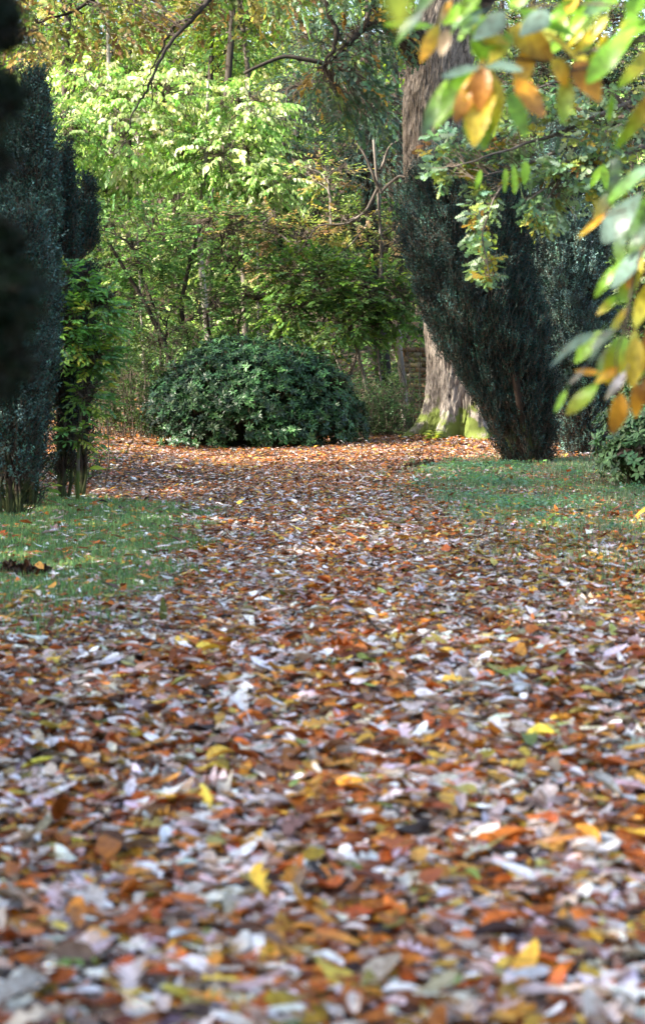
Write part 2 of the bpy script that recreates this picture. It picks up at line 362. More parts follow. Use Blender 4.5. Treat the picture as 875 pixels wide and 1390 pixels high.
# ------------------------------------------------------------------ growing trees
def limb_path(a, b, n=7, sag=0., wig=.06, rng=R):
    a, b = np.asarray(a, float), np.asarray(b, float); t = np.linspace(0, 1, n)[:, None]
    L = np.linalg.norm(b - a); p = a + (b - a) * t
    w = np.cumsum(rng.normal(0, wig * L / n ** .5, (n, 3)), 0); w = w - w[0] - (w[-1] - w[0]) * t
    p = p + w; p[:, 2] += sag * L * np.sin(PI * t[:, 0])
    return p
def sprays(tw, lf, P, D, ln, nleaf, T, L, W, cols, droop=.2, flat=.6, c1=-.2, c2=.05, tipcol=None, spread=.9, twig=True, jitter=.2, hang=0., tr=.0035):
    """twigs of length ln starting at P along D, each carrying nleaf leaves on alternating sides"""
    S = len(P)
    if S == 0: return
    D = nrm(D); side = nrm(np.cross(D, np.array([0, 0, 1.])) + rsph(S) * .25)
    K = 4; t = np.linspace(0, 1, K)
    ln = np.broadcast_to(ln, (S,))
    pts = P[:, None] + D[:, None] * (t[None, :, None] * ln[:, None, None]); pts[:, :, 2] -= droop * (t[None] ** 2) * ln[:, None]
    if twig: tw.tubes(pts, np.linspace(tr, tr * .35, K)[None], 3)
    tt = (np.arange(nleaf)[None] + R.random((S, nleaf))) / nleaf; tt = .08 + .95 * tt
    sg = np.where((np.arange(nleaf) % 2) == 0, 1., -1.)[None] * np.ones((S, 1))
    base = P[:, None] + D[:, None] * (tt[..., None] * ln[:, None, None]); base[:, :, 2] -= droop * tt ** 2 * ln[:, None]
    sp = spread * (1 - .55 * tt ** 3)
    ax = D[:, None] * .75 + side[:, None] * (sg * sp)[..., None] + rsph(S * nleaf).reshape(S, nleaf, 3) * jitter
    ax[..., 2] -= droop * .6 + hang
    nzv = np.array([0, 0, 1.]) * flat + rsph(S * nleaf).reshape(S, nleaf, 3) * (1.05 - flat)
    if hang: nzv = nzv + D[:, None] * hang * .8
    N = S * nleaf
    C = np.repeat(cols, nleaf, 0) * np.exp(R.normal(0, .16, (N, 1)))
    TC = None if tipcol is None else np.repeat(tipcol, nleaf, 0)
    leaves(lf, T, base.reshape(N, 3), ax.reshape(N, 3), nzv.reshape(N, 3), R.uniform(.65, 1.2, N) * L, R.uniform(.75, 1.15, N) * W, C,
           c1=R.normal(c1, .12, N), c2=R.normal(c2, .08, N), c3=R.normal(0, .15, N), tipcol=TC)

def in_blob(n, c, r, shell=.5, rng=R):
    d = rsph(n, rng); q = rng.random(n) ** (1 / 3 * shell * 1.0 if shell > 0 else 1 / 3)
    return c + d * q[:, None] * np.asarray(r), d

def tree(name, label, cat, trunk, r0, r1, blobs, P, leaf=(.08, .045), T=T_HEX, ln=(.3, .6), nleaf=10, bark=M_BARKD, group=None, droop=.2, flat=.6,
         mat=M_LEAF, gap=.15, hang=0., spread=.9, stems=(), sides=10, sublimbs=5, tipP=None, limb_r=.035, up=.15, trunk_name='trunk', crown_name='crown', shell=.6, jitter=.25, conn=True):
    trunk = np.asarray(trunk, float); base = trunk[0].copy()
    root = thing(name, label, cat, base, group)
    tb, tw, lf = Buf(), Buf(), Buf()
    # smooth the trunk line
    t = np.linspace(0, len(trunk) - 1, max(8, len(trunk) * 4)); tp = np.stack([np.interp(t, np.arange(len(trunk)), trunk[:, i]) for i in range(3)], -1)
    tp[1:-1] = (tp[:-2] + tp[1:-1] * 2 + tp[2:]) / 4
    tp[:, :2] += np.stack([.02 * np.sin(tp[:, 2] * 2.1 + base[0]), .02 * np.cos(tp[:, 2] * 1.7)], -1)
    rr = np.linspace(r0, r1, len(tp)); rr[0] *= 1.5; rr[1] *= 1.15
    tp0 = tp.copy(); tp0[0, 2] -= .15
    tb.tube(tp0, rr, sides)
    nodes = [tp]
    for s in stems:
        sp = np.asarray(s[0], float); tt = np.linspace(0, len(sp) - 1, len(sp) * 4)
        q = np.stack([np.interp(tt, np.arange(len(sp)), sp[:, i]) for i in range(3)], -1); q[1:-1] = (q[:-2] + q[1:-1] * 2 + q[2:]) / 4
        q += np.cumsum(R.normal(0, .006, q.shape), 0)
        tb.tube(q, np.linspace(s[1], s[2], len(q)), 7); nodes.append(q)
    allp = np.concatenate(nodes)
    for (c, r, n) in blobs:
        c = np.asarray(c, float); r = np.asarray(r, float)
        cand = allp[np.argmin(np.linalg.norm((allp - c) * np.array([1, 1, .6]) + np.array([0, 0, .5 * r[2]]), axis=1))]
        lp = limb_path(cand, c, 8, .05, .09); tb.tube(lp, np.linspace(limb_r, limb_r * .5, 8), 6); pts = [lp[2:]]
        for k in range(sublimbs):
            d = rsph(1)[0]; d[2] = abs(d[2]) * .6
            e = c + d * r * R.uniform(.6, .95); s = lp[R.integers(3, 8)]
            q = limb_path(s, e, 7, .03, .1); tb.tube(q, np.linspace(limb_r * .5, limb_r * .16, 7), 5); pts.append(q[1:])
        pts = np.concatenate(pts)
        p, d = in_blob(n, c, r, shell)
        keep = vnoise(p, .42, float(c[0])) > -1 + gap * 2 + R.normal(0, .15, n); p, d = p[keep], d[keep]; m = len(p)
        near = np.argmin(((p[:, None] - pts[None]) ** 2).sum(-1), 1)
        src = pts[near]; D = nrm(p - src) * .7 + d * .6 + rsph(m) * .35; D[:, 2] = D[:, 2] * .5 + up; D = nrm(D)
        LN = R.uniform(ln[0], ln[1], m); p0 = p - D * LN[:, None] * .5
        if conn:
            t4 = np.linspace(0, 1, 5)[None, :, None]; cp = src[:, None] * (1 - t4) + p0[:, None] * t4
            cp[:, 1:4] += R.normal(0, .03, (m, 3, 3)); cp[:, :, 2] += .06 * np.sin(PI * t4[..., 0])
            tw.tubes(cp, np.linspace(.008, .0035, 5)[None], 3)
        cols = pal(m, P, .2) * (1 + .22 * vnoise(p, .5, 9.)[:, None])
        tc = None if tipP is None else pal(m, tipP, .2)
        sprays(tw, lf, p0, D, LN, nleaf, T, leaf[0], leaf[1], cols, droop, flat, tipcol=tc, hang=hang, spread=spread, jitter=jitter)
    tb.build(trunk_name, bark, root, base)
    if tw.n: tw.build('twig_sprays', M_TWIG, root, base)
    if lf.n: lf.build(crown_name, mat, root, base, smooth=False)
    return root
def gp(x, y, dz=0.): return np.array([x, y, float(gz(x, y)) + dz])

LIME = [(.38, .50, .18, 4), (.26, .41, .12, 4), (.56, .62, .34, 3), (.15, .27, .06, 2), (.6, .57, .36, 1)]
MIDG = [(.09, .18, .055, 4), (.13, .24, .07, 4), (.06, .13, .045, 3), (.20, .28, .08, 1)]
YELG = [(.16, .26, .04, 4), (.24, .30, .05, 3), (.10, .19, .04, 3), (.38, .34, .06, 1)]
RUST = [(.40, .27, .14, 4), (.46, .34, .19, 3), (.26, .15, .07, 2), (.26, .32, .11, 8), (.46, .33, .08, 1)]
OAKG = [(.13, .21, .13, 5), (.18, .27, .15, 3), (.20, .24, .07, 2), (.34, .24, .05, 1.2), (.26, .12, .03, .8)]
DARKC = [(.028, .065, .055, 4), (.045, .095, .075, 3), (.07, .13, .09, 1)]

# ---- understorey behind the rhododendron
a, b_, c_ = gp(-2.2, 34.0), gp(-1.7, 34.3), gp(-1.2, 34.6)
tree('elder_tree', 'leaning many-stemmed green tree directly behind the round rhododendron', 'tree', [a, at(225, 470, 34), at(190, 400, 34), at(150, 330, 34)], .06, .025,
     [(at(180, 330, 34.3), (1.1, .9, .75), 210), (at(300, 320, 34.4), (1.1, .8, .65), 210), (at(230, 425, 34.2), (1.3, .8, .75), 220), (at(140, 430, 34.6), (.7, .7, .9), 110), (at(360, 405, 34.8), (.9, .7, .6), 120)],
     MIDG, (.10, .035), T_HEX, (.22, .42), 12, M_BARKD, stems=[([b_, at(243, 420, 34.3), at(262, 330, 34.3), at(290, 250, 34.5)], .05, .02), ([c_, at(275, 430, 34.6), at(330, 350, 34.6)], .035, .012),
     ([a, at(222, 520, 34.2), at(215, 430, 34.3), at(180, 345, 34.4)], .035, .012), ([c_, at(320, 440, 34.5), at(350, 400, 34.8)], .03, .012)], gap=.16, spread=1.0, limb_r=.025)
tree('lime_leaved_tree', 'sunlit tree with pale yellow-green hanging leaves above the green thicket', 'tree', [gp(-2.0, 37.5), at(270, 300, 37.5), at(281, 190, 37.3), at(284, 110, 37.2)], .07, .02,
     [(at(160, 190, 37), (1.25, 1.0, .8), 270), (at(290, 215, 37), (1.2, .9, .75), 270), (at(220, 130, 37.4), (1.1, .9, .6), 190), (at(340, 150, 37.4), (.9, .8, .6), 150), (at(130, 280, 37), (.9, .8, .6), 130), (at(370, 245, 37), (.8, .8, .5), 120), (at(120, 110, 37.6), (.7, .7, .5), 90)],
     LIME, (.115, .055), T_HEX, (.3, .6), 11, M_PALEB, gap=.14, hang=.9, droop=.35, flat=.25, limb_r=.02,
     stems=[([gp(-3.2, 37.2), at(185, 300, 37.2), at(186, 190, 37.2)], .022, .01), ([gp(-1.2, 37.4), at(350, 300, 37.4), at(330, 200, 37.4)], .022, .01)])
tree('pale_leaved_sapling', 'pale leaved sapling half hidden behind the tall left yew', 'tree', [gp(-4.6, 36), at(60, 300, 36), at(70, 180, 36)], .05, .02,
     [(at(70, 190, 36), (.8, .8, .8), 130), (at(20, 160, 36), (.8, .8, .8), 110), (at(90, 300, 36), (.8, .8, .8), 130), (at(40, 430, 36), (1.0, .8, 1.0), 150)], LIME[:2] + MIDG[:2], (.10, .05), T_HEX, (.3, .5), 11, gap=.12, hang=.6)
tree('rust_leaved_tree', 'small tree with flat layers of tan and rust leaves, dead boughs beside the oak trunk', 'tree', [gp(.05, 34.6), at(484, 480, 34.5), at(519, 385, 34.3), at(513, 290, 34.3), at(508, 190, 34.5)], .035, .022,
     [(at(330, 300, 34.2), (.9, .7, .3), 60), (at(400, 320, 34.2), (.95, .7, .32), 85), (at(470, 300, 34.4), (.7, .7, .3), 55), (at(360, 370, 34.0), (.6, .5, .22), 40), (at(440, 235, 34.8), (.8, .6, .3), 45), (at(520, 330, 34.6), (.5, .5, .4), 60)],
     RUST, (.085, .05), T_HEX, (.25, .5), 10, M_BARK, gap=.2, flat=.85, droop=.12, limb_r=.026,
     stems=[([at(516, 250, 34.3), at(495, 290, 34.2), at(470, 306, 34.2), at(430, 308, 34.1), at(405, 345, 34)], .03, .012), ([at(516, 230, 34.3), at(528, 200, 34.2), at(545, 190, 34.1)], .025, .012), ([at(517, 262, 34.3), at(500, 215, 34.2), at(488, 195, 34.2)], .03, .012),
            ([at(512, 285, 34.2), at(480, 330, 34.1), at(455, 350, 34)], .02, .008), ([at(516, 262, 34.3), at(540, 238, 34.2), at(552, 240, 34.1)], .03, .02)])
tree('hazel_shrub', 'bright green leafy hazel between the round rhododendron and the oak', 'shrub', [gp(.9, 33.8), at(480, 450, 33.8), at(460, 370, 33.8)], .04, .015,
     [(at(430, 375, 33.6), (.9, .7, .5), 200), (at(500, 395, 33.6), (.8, .7, .55), 200), (at(470, 440, 33.6), (.75, .6, .35), 120), (at(545, 420, 33.8), (.5, .5, .6), 110), (at(400, 420, 34.0), (.6, .5, .4), 90)],
     MIDG + YELG[:1], (.085, .06), T_HEX, (.22, .42), 10, M_BARK, gap=.16, flat=.7, stems=[([gp(1.1, 33.8), at(510, 470, 33.8), at(530, 400, 33.8)], .025, .01), ([gp(.7, 33.9), at(450, 470, 33.9), at(420, 400, 33.9)], .025, .01)])
# ---- middle distance
tree('dark_conifer', 'dark blue-green conifer with drooping boughs left of the oak trunk', 'conifer', [gp(1.3, 40.5), at(500, 250, 40.5), at(500, 90, 40.5), at(500, -120, 40.5)], .16, .05,
     [(at(440, 130, 40.2), (1.5, 1.0, .55), 420), (at(510, 160, 40.2), (1.4, 1.0, .7), 420), (at(430, 215, 40.2), (1.4, 1.0, .5), 380), (at(520, 235, 40.0), (1.0, 1.0, .6), 330), (at(470, 60, 40.5), (1.4, 1.0, .5), 330), (at(520, 320, 40.5), (1.4, .9, .8), 330), (at(430, 300, 40.5), (1.4, .9, .7), 330)],
     DARKC, (.05, .014), T_DIA, (.25, .5), 26, M_BARKD, gap=.12, droop=.5, spread=.8, up=-.1, mat=M_NEEDLE, limb_r=.04,
     stems=[([at(500, 130, 40.5), at(440, 85, 40), at(385, 75, 39.8), at(330, 100, 39.5)], .06, .03), ([at(500, 150, 40.5), at(440, 110, 40), at(400, 118, 39.8), at(372, 130, 39.6)], .05, .02)])
tree('dark_holly', 'dark evergreen mass behind the two big yews at upper right', 'tree', [gp(5.2, 36), at(830, 300, 36), at(820, 60, 36)], .12, .05,
     [(at(x, y, 36), (1.1, .9, .9), 230) for x, y in ((700, 40), (790, 60), (870, 50), (720, 130), (820, 150), (890, 180), (860, 280), (740, 210), (760, -40))], DARKC[:2] + OAKG[:2], (.07, .03), T_HEX, (.25, .45), 14, M_BARKD, gap=.08, mat=M_GLOSS)
POLES = [(150, 41, .055, 'slender pale grey trunk rising at upper left behind the sunlit leaves', M_PALEB, -40), (285, 43, .085, 'straight dark trunk, leftmost of three dark trunks at top centre', M_BARKD, -60), (312, 41, .10, 'crooked dark trunk, middle one of three at top centre', M_BARKD, -60),
         (332, 42, .075, 'curving brown trunk, rightmost of three dark trunks at top centre', M_BARK, -60), (92, 44, .12, 'dark rough trunk behind the rust leaves at upper left', M_BARKD, -60), (175, 47, .07, 'thin dark trunk between pale trunk and hanging bough', M_BARKD, -60)]
GRP = 'woodland trunks standing behind the thicket'
for i, (px, Y, r, lab, bm, tp) in enumerate(POLES):
    top = at(px + (-6, 4, 8, -14, 3, 5)[i], tp, Y); mid = at(px + (0, 0, -4, 6, -3, 0)[i], 120, Y)
    bx = at(px, 300, Y)[0]
    blobs = [(top + np.array([R.uniform(-.8, .8), R.uniform(-.5, .8), -.2]), (1.4, 1.1, .9), 120), (top + np.array([R.uniform(-1, 1), .5, 1.5]), (2.0, 1.6, 1.1), 80), (at(px + R.uniform(-50, 50), R.uniform(20, 80), Y + .4), (1.0, .8, .5), 70)]
    tree('woodland_tree', lab, 'tree', [gp(bx, Y), at(px, 300, Y), mid, top], r, r * .6, blobs, [YELG, MIDG, YELG, RUST[:3] + YELG, RUST, MIDG][i], (.11, .06), T_HEX, (.35, .6), 9, bm, group=GRP, gap=.16, flat=.5, limb_r=.03, hang=.3)
for (lab, px, Y, P, bl) in (
    ('tall green thicket tree rising between the sunlit leaves and the dark conifer', 380, 39.5, MIDG + LIME, [(335, 190, 1.0, .8, 150), (330, 260, 1.3, .8, 170), (400, 300, 1.3, .8, 170), (300, 340, 1.3, .8, 150), (420, 390, 1.3, .8, 150), (350, 430, 1.3, .8, 150)]),
    ('green thicket tree behind the narrow yew spires and the elder', 150, 39.5, MIDG + LIME[:2], [(120, 230, 1.3, .9, 170), (200, 290, 1.4, .9, 170), (110, 340, 1.3, .9, 170), (200, 400, 1.4, .9, 160), (120, 450, 1.4, .9, 160), (260, 470, 1.3, .8, 140)]),
    ('pale green tree behind the three dark trunks at the top of the picture', 240, 46, LIME + YELG, [(150, 60, 1.5, 1.1, 150), (250, 40, 1.5, 1.1, 150), (350, 50, 1.5, 1.1, 150), (60, 70, 1.5, 1.1, 150), (400, 10, 1.6, 1., 130), (250, 120, 1.6, .8, 120)])):
    b0 = gp(at(px, 400, Y)[0], Y)
    tree('thicket_tree', lab, 'tree', [b0, at(px, 300, Y), at(px + 10, 120, Y)], .06, .02, [(at(x, y, Y + R.uniform(-.4, .4)), (rx, 1., rz), n) for (x, y, rx, rz, n) in bl], P, (.10, .055), T_HEX, (.3, .55), 10, M_BARKD, gap=.12, hang=.4, limb_r=.02)
# wooded bank behind everything
WP = [YELG, MIDG, LIME, YELG, MIDG, RUST[3:] + YELG, LIME, MIDG, YELG]
spots = [(-10, 50), (-6.5, 53), (-3.6, 49.5), (-.8, 52.5), (1.8, 50), (4.4, 53), (7.5, 50), (11, 53), (-12.5, 57), (-8, 60), (-4.4, 58), (-1.4, 61), (2.6, 58.5), (6, 61), (10.5, 59), (14, 56)]
BL = ['yellow-green tree far back, behind the left yew tops', 'broad green tree far back at the left', 'tall green tree far back above the sunlit leaves', 'leafy tree far back behind the three dark trunks', 'far back tree seen past the dark conifer', 'green tree far back behind the oak trunk', 'far back tree behind the two right yews', 'far back tree at the right edge of the wood']
for i, (x, y) in enumerate(spots):
    g = gp(x, y); h = R.uniform(8, 11)
    bl = []
    for k in range(6):
        bl.append((g + np.array([R.uniform(-1.6, 1.6), R.uniform(-1, 1), 1.3 + h * k / 6.2]), (R.uniform(1.6, 2.3), 1.5, 1.25), 105))
    tree('far_tree', BL[i] if i < 8 else 'tree deep in the wood on the rising bank', 'tree', [g, g + np.array([.1, 0, h * .5]), g + np.array([R.uniform(-.3, .3), 0, h * .93])], .13, .05, bl, WP[i % 9], (.17, .10), T_DIA, (.5, .9), 10, M_BARKD,
         group='trees on the bank behind' if i < 8 else 'trees deep in the wood', gap=.12, flat=.45, limb_r=.05, sublimbs=4, hang=.3)
def far_wood():
    b, tw = Buf(), Buf(); n = 9000
    p = np.stack([R.uniform(-32, 32, n), R.uniform(66, 84, n), np.zeros(n)], -1); p[:, 2] = gz(p[:, 0], p[:, 1]) + 11 * R.random(n) ** .9
    k = vnoise(p, 1.6, 2.) > -.55; p = p[k]; n = len(p)
    D = rsph(n); D[:, 2] *= .3
    sprays(tw, b, p, D, R.uniform(.7, 1.3, n), 10, T_DIA, .26, .15, pal(n, MIDG + YELG, .25) * (1 + .3 * vnoise(p, 2.5, 3.)[:, None]), .2, .4, twig=False, hang=.2)
    tag(b.build('far_wood_foliage', M_LEAF, smooth=False), 'mass of green woodland foliage closing the view on the bank', 'woodland', kind='stuff')
far_wood()
# undergrowth that fills the foot of the wood; its dark leaf colours paint in shade
def undergrowth():
    b, tw = Buf(), Buf(); n = 4200
    p = np.stack([R.uniform(-9, 10, n), R.uniform(34.6, 43, n), np.zeros(n)], -1); p[:, 2] = gz(p[:, 0], p[:, 1]) + 1.5 * R.random(n) ** 1.3 * (1 + .3 * vnoise(p, 1.1))
    D = rsph(n); D[:, 2] = np.abs(D[:, 2]) + .3
    sprays(tw, b, p, D, R.uniform(.25, .5, n), 10, T_HEX, .08, .04, pal(n, [(.035, .075, .03, 4), (.06, .11, .035, 3), (.10, .14, .04, 1)], .25), .2, .5)
    o = b.build('undergrowth', M_LEAF, smooth=False); tag(o, 'tangled undergrowth at the foot of the wood, shade put into its dark leaves', 'undergrowth', kind='stuff')
    t = tw.build('stems', M_TWIG, o); 
undergrowth()
# thin brown brush behind the round bush on its left side
def brush(name, label, px0, px1, py0, py1, Y, n, P, lfL=.05, cat='shrub', dens=8, lean=.35, thin=.006, col=M_TWIG):
    c = at((px0 + px1) / 2, py1, Y); base = gp(c[0], Y); root = thing(name, label, cat, base)
    st, lf, tw = Buf(), Buf(), Buf()
    w = (at(px1, py1, Y)[0] - at(px0, py1, Y)[0]) / 2; h = at(px0, py0, Y)[2]
    s = np.stack([base[0] + R.uniform(-w * .7, w * .7, n), Y + R.uniform(-.5, .5, n), np.zeros(n)], -1); s[:, 2] = gz(s[:, 0], s[:, 1]) - .02
    e = s + np.stack([R.normal(0, lean * w, n) + (s[:, 0] - base[0]) * .5, R.normal(0, .2, n), h * R.uniform(.5, 1.05, n)], -1)
    t = np.linspace(0, 1, 7)[None, :, None]; q = s[:, None] * (1 - t) + e[:, None] * t + np.cumsum(R.normal(0, .015, (n, 7, 3)), 1); q[:, :, 0] += .12 * np.sin(t[..., 0] * 3) * R.normal(0, 1, (n, 1))
    st.tubes(q, np.linspace(thin, thin * .4, 7)[None] * R.uniform(.6, 1.4, (n, 1)), 4)
    for k in range(dens):
        i = R.integers(1, 7, n); p = q[np.arange(n), i] + R.normal(0, .02, (n, 3)); D = rsph(n); D[:, 2] = np.abs(D[:, 2])
        sprays(tw, lf, p, D, R.uniform(.12, .3, n), 7, T_HEX, lfL, lfL * .45, pal(n, P, .2), .2, .5, tr=.002)
    st.build('stems', col, root, base); tw.build('twig_sprays', M_TWIG, root, base); lf.build('foliage', M_LEAF, root, base, smooth=False)
brush('bramble_thicket', 'tangle of thin brown stems left of the round rhododendron', 120, 240, 430, 600, 32.2, 80, [(.08, .15, .05, 4), (.12, .17, .06, 2), (.05, .09, .03, 3)], .055, 'thicket', 13)
brush('wispy_green_shrub', 'low wispy green shrub between rhododendron and oak foot', 468, 560, 520, 600, 33.2, 170, [(.07, .14, .06, 4), (.10, .18, .07, 3), (.05, .10, .045, 2)], .04, 'shrub', 9)
brush('bare_stemmed_shrub', 'thin bare-stemmed shrub against the brick pier', 545, 590, 430, 600, 33.6, 11, [(.09, .14, .04, 3), (.2, .2, .05, 1)], .05, 'shrub', 3, .5, .012, M_BARK)
brush('edge_shrub', 'small low green plant at the foot of the yew stems on the left', 85, 125, 590, 640, 21.5, 30, MIDG, .05, 'plant', 5)

# ------------------------------------------------------------------ big oak
def oak():
    base = gp(2.1, 32.0); root = thing('oak_tree', 'huge old oak with furrowed grey trunk and mossy flared foot', 'tree', base)
    C = [at(624, 600, 32), at(626, 560, 32), at(625, 500, 32), at(616, 420, 32), at(600, 330, 32), at(590, 230, 32), at(590, 140, 32), at(600, 60, 32), at(612, 0, 32), at(622, -160, 32), at(640, -420, 32)]
    rad = [.52, .49, .46, .45, .45, .445, .46, .47, .43, .36, .28]
    C = np.array(C); C[0, 2] = base[2] - .1
    H, A = 420, 260
    s = np.linspace(0, 10, H); s = 10 * (s / 10) ** 1.15
    cx = np.stack([np.interp(s, range(11), C[:, i]) for i in range(3)], -1)
    for _ in range(6): cx[1:-1, :2] = (cx[:-2, :2] + cx[1:-1, :2] * 2 + cx[2:, :2]) / 4
    rr = np.interp(s, range(11), rad)
    th = np.arange(A) / A * 2 * PI
    Z = cx[:, 2] - base[2]
    V = np.zeros((H, A, 3))
    # roots flaring out: angles (0 = +x, -90 = towards the camera)
    roots = [(-165, .36, .2), (-115, .42, .16), (-70, .38, .2), (-28, .5, .17), (25, .5, .2), (80, .4, .2), (140, .45, .2)]
    for i in range(H):
        z = Z[i]; fl = math.exp(-max(z, 0) / .30)
        f2 = math.exp(-max(z, 0) / 1.0) * .05
        r = np.full(A, rr[i] + f2)
        for (a, amp, wd) in roots:
            d = (th - math.radians(a) + PI) % (2 * PI) - PI
            r += amp * fl * np.exp(-(d / (wd + .06 * (1 - fl))) ** 2) + .035 * math.exp(-max(z, 0) / 1.6) * np.exp(-(d / .3) ** 2)
        r += .02 * np.sin(th * 5 + z * .6) + .014 * np.sin(th * 9 - z * .9)
        for k in range(A):
            u, w = math.cos(th[k]), math.sin(th[k])
            wx = mnoise.noise((u * 1.5, w * 1.5, z * .9)) * .35
            p = Vector((u * 13 + wx * 4, w * 13 + wx * 4, z * 2.4 + wx))
            n1 = 1 - abs(mnoise.noise(p)) * 2.2
            n2 = 1 - abs(mnoise.noise(Vector((u * 22 + wx * 3, w * 22, z * 9)))) * 2
            r[k] += .040 * n1 + .014 * n2
        V[i, :, 0] = cx[i, 0] + r * np.cos(th); V[i, :, 1] = cx[i, 1] + r * np.sin(th); V[i, :, 2] = cx[i, 2]
    i = np.arange(H - 1)[:, None] * A; j = np.arange(A)[None]; j2 = (j + 1) % A
    F = np.stack([np.stack([i + j, i + j2, i + A + j2], -1), np.stack([i + j, i + A + j2, i + A + j], -1)], -2).reshape(-1, 3)
    b = Buf(); b.add(V.reshape(-1, 3), F); TR = [b.build('trunk', M_OAKB, root, base)]
    # limbs
    def limb(pts, rads, sides=12, mat=M_BARKD):
        q = Buf(); pts = np.array(pts); t = np.linspace(0, len(pts) - 1, len(pts) * 5)
        p = np.stack([np.interp(t, range(len(pts)), pts[:, k]) for k in range(3)], -1)
        for _ in range(3): p[1:-1] = (p[:-2] + p[1:-1] * 2 + p[2:]) / 4
        p += (np.cumsum(R.normal(0, .012, p.shape), 0) + R.normal(0, .012, p.shape)) * np.linspace(0, 1, len(p))[:, None]
        q.tube(p, np.interp(t, range(len(pts)), rads) * (1 + .08 * np.sin(t * 7)), sides); q.build('limb', mat, TR[0], base); return p
    l1 = limb([at(585, 90, 32), at(548, 45, 31.6), at(520, 5, 31), at(490, -40, 30), at(430, -110, 28), at(350, -70, 26.5), at(292, -10, 25)], [.3, .24, .2, .17, .12, .06, .032])
    l2 = limb([at(292, -10, 25), at(262, 25, 24.8), at(232, 55, 24.7), at(215, 85, 24.6), at(203, 115, 24.5), at(192, 135, 24.5), at(178, 160, 24.4), at(172, 190, 24.4), at(150, 215, 24.4)], [.032, .028, .024, .020, .015, .012, .009, .006, .004], 8)
    l3 = limb([at(262, 25, 24.8), at(240, 30, 24.9), at(222, 60, 25), at(208, 95, 25), at(200, 120, 25.1)], [.02, .018, .014, .01, .006], 6)
    l3b = limb([at(205, 105, 24.6), at(207, 130, 24.6), at(202, 160, 24.6)], [.01, .007, .003], 5)
    l2b = limb([at(350, -70, 26.5), at(260, -60, 26), at(170, -30, 25.4), at(100, 15, 25.2), at(30, 40, 25.1)], [.05, .04, .03, .02, .008], 8)
    l4 = limb([at(525, 10, 31), at(505, 30, 30.6), at(480, 50, 30), at(462, 72, 30), at(440, 90, 30)], [.1, .07, .05, .035, .02], 8)
    l5 = limb([at(438, -30, 29), at(447, 20, 29), at(459, 50, 29), at(456, 72, 29), at(444, 95, 29)], [.05, .045, .04, .03, .02], 8)
    l6 = limb([at(600, 60, 32), at(640, 10, 31.8), at(690, -60, 31.5), at(780, -140, 31)], [.3, .24, .2, .12])
    # crown in the frame: lobed leaves at the top
    lf, tw = Buf(), Buf()
    OAKD = [(.07, .13, .09, 5), (.10, .17, .11, 3), (.16, .20, .07, 1), (.30, .19, .05, 1)]
    def put(c, r, n, pts, P=OAKD, leaf=.11, T=T_OAK, k=8):
        p, d = in_blob(n, np.asarray(c), r, .6)
        src = pts[np.argmin(((p[:, None] - pts[None]) ** 2).sum(-1), 1)]
        D = nrm(nrm(p - src) + rsph(n) * .5 + np.array([0, 0, -.15])); LN = R.uniform(.2, .4, n); p0 = p - D * LN[:, None] * .5
        t4 = np.linspace(0, 1, 5)[None, :, None]; cp = src[:, None] * (1 - t4) + p0[:, None] * t4; cp[:, 1:4] += R.normal(0, .025, (n, 3, 3)); tw.tubes(cp, np.linspace(.009, .004, 5)[None], 3)
        sprays(tw, lf, p0, D, LN, k, T, leaf, leaf * .62, pal(n, P, .25), .25, .5, jitter=.4)
    put(at(545, 50, 30.5), (.5, .5, .3), 34, l4); put(at(470, 110, 30), (.75, .6, .45), 80, l4); put(at(500, 155, 30.2), (.45, .5, .4), 40, l4); put(at(470, 30, 30), (.7, .6, .4), 60, l4); pass
    RB = [(.26, .19, .06, 4), (.20, .12, .05, 3), (.16, .22, .06, 6), (.34, .29, .10, 2)]
    put(at(120, 25, 25.2), (1.0, .7, .4), 60, l2b, RB); put(at(230, 0, 25.2), (.8, .7, .35), 50, l2, RB); put(at(40, 45, 25.2), (.6, .6, .45), 36, l2b, RB); put(at(360, 5, 26), (.8, .7, .3), 40, l1[-12:], RB)
    put(at(430, -20, 28), (1.0, .9, .4), 80, l1[len(l1) // 2:], OAKG)
    for c, r, n in ((at(560, -330, 31), (3.2, 2.6, 1.6), 260), (at(800, -300, 31), (3, 2.6, 1.8), 240), (at(640, -560, 33), (3.4, 3, 2), 240)): put(c, r, n, l6, OAKG, .16, T_DIA, 10)
    tw.build('twig_sprays', M_TWIG, root, base); lf.build('crown', M_LEAF, root, base, smooth=False)
oak()

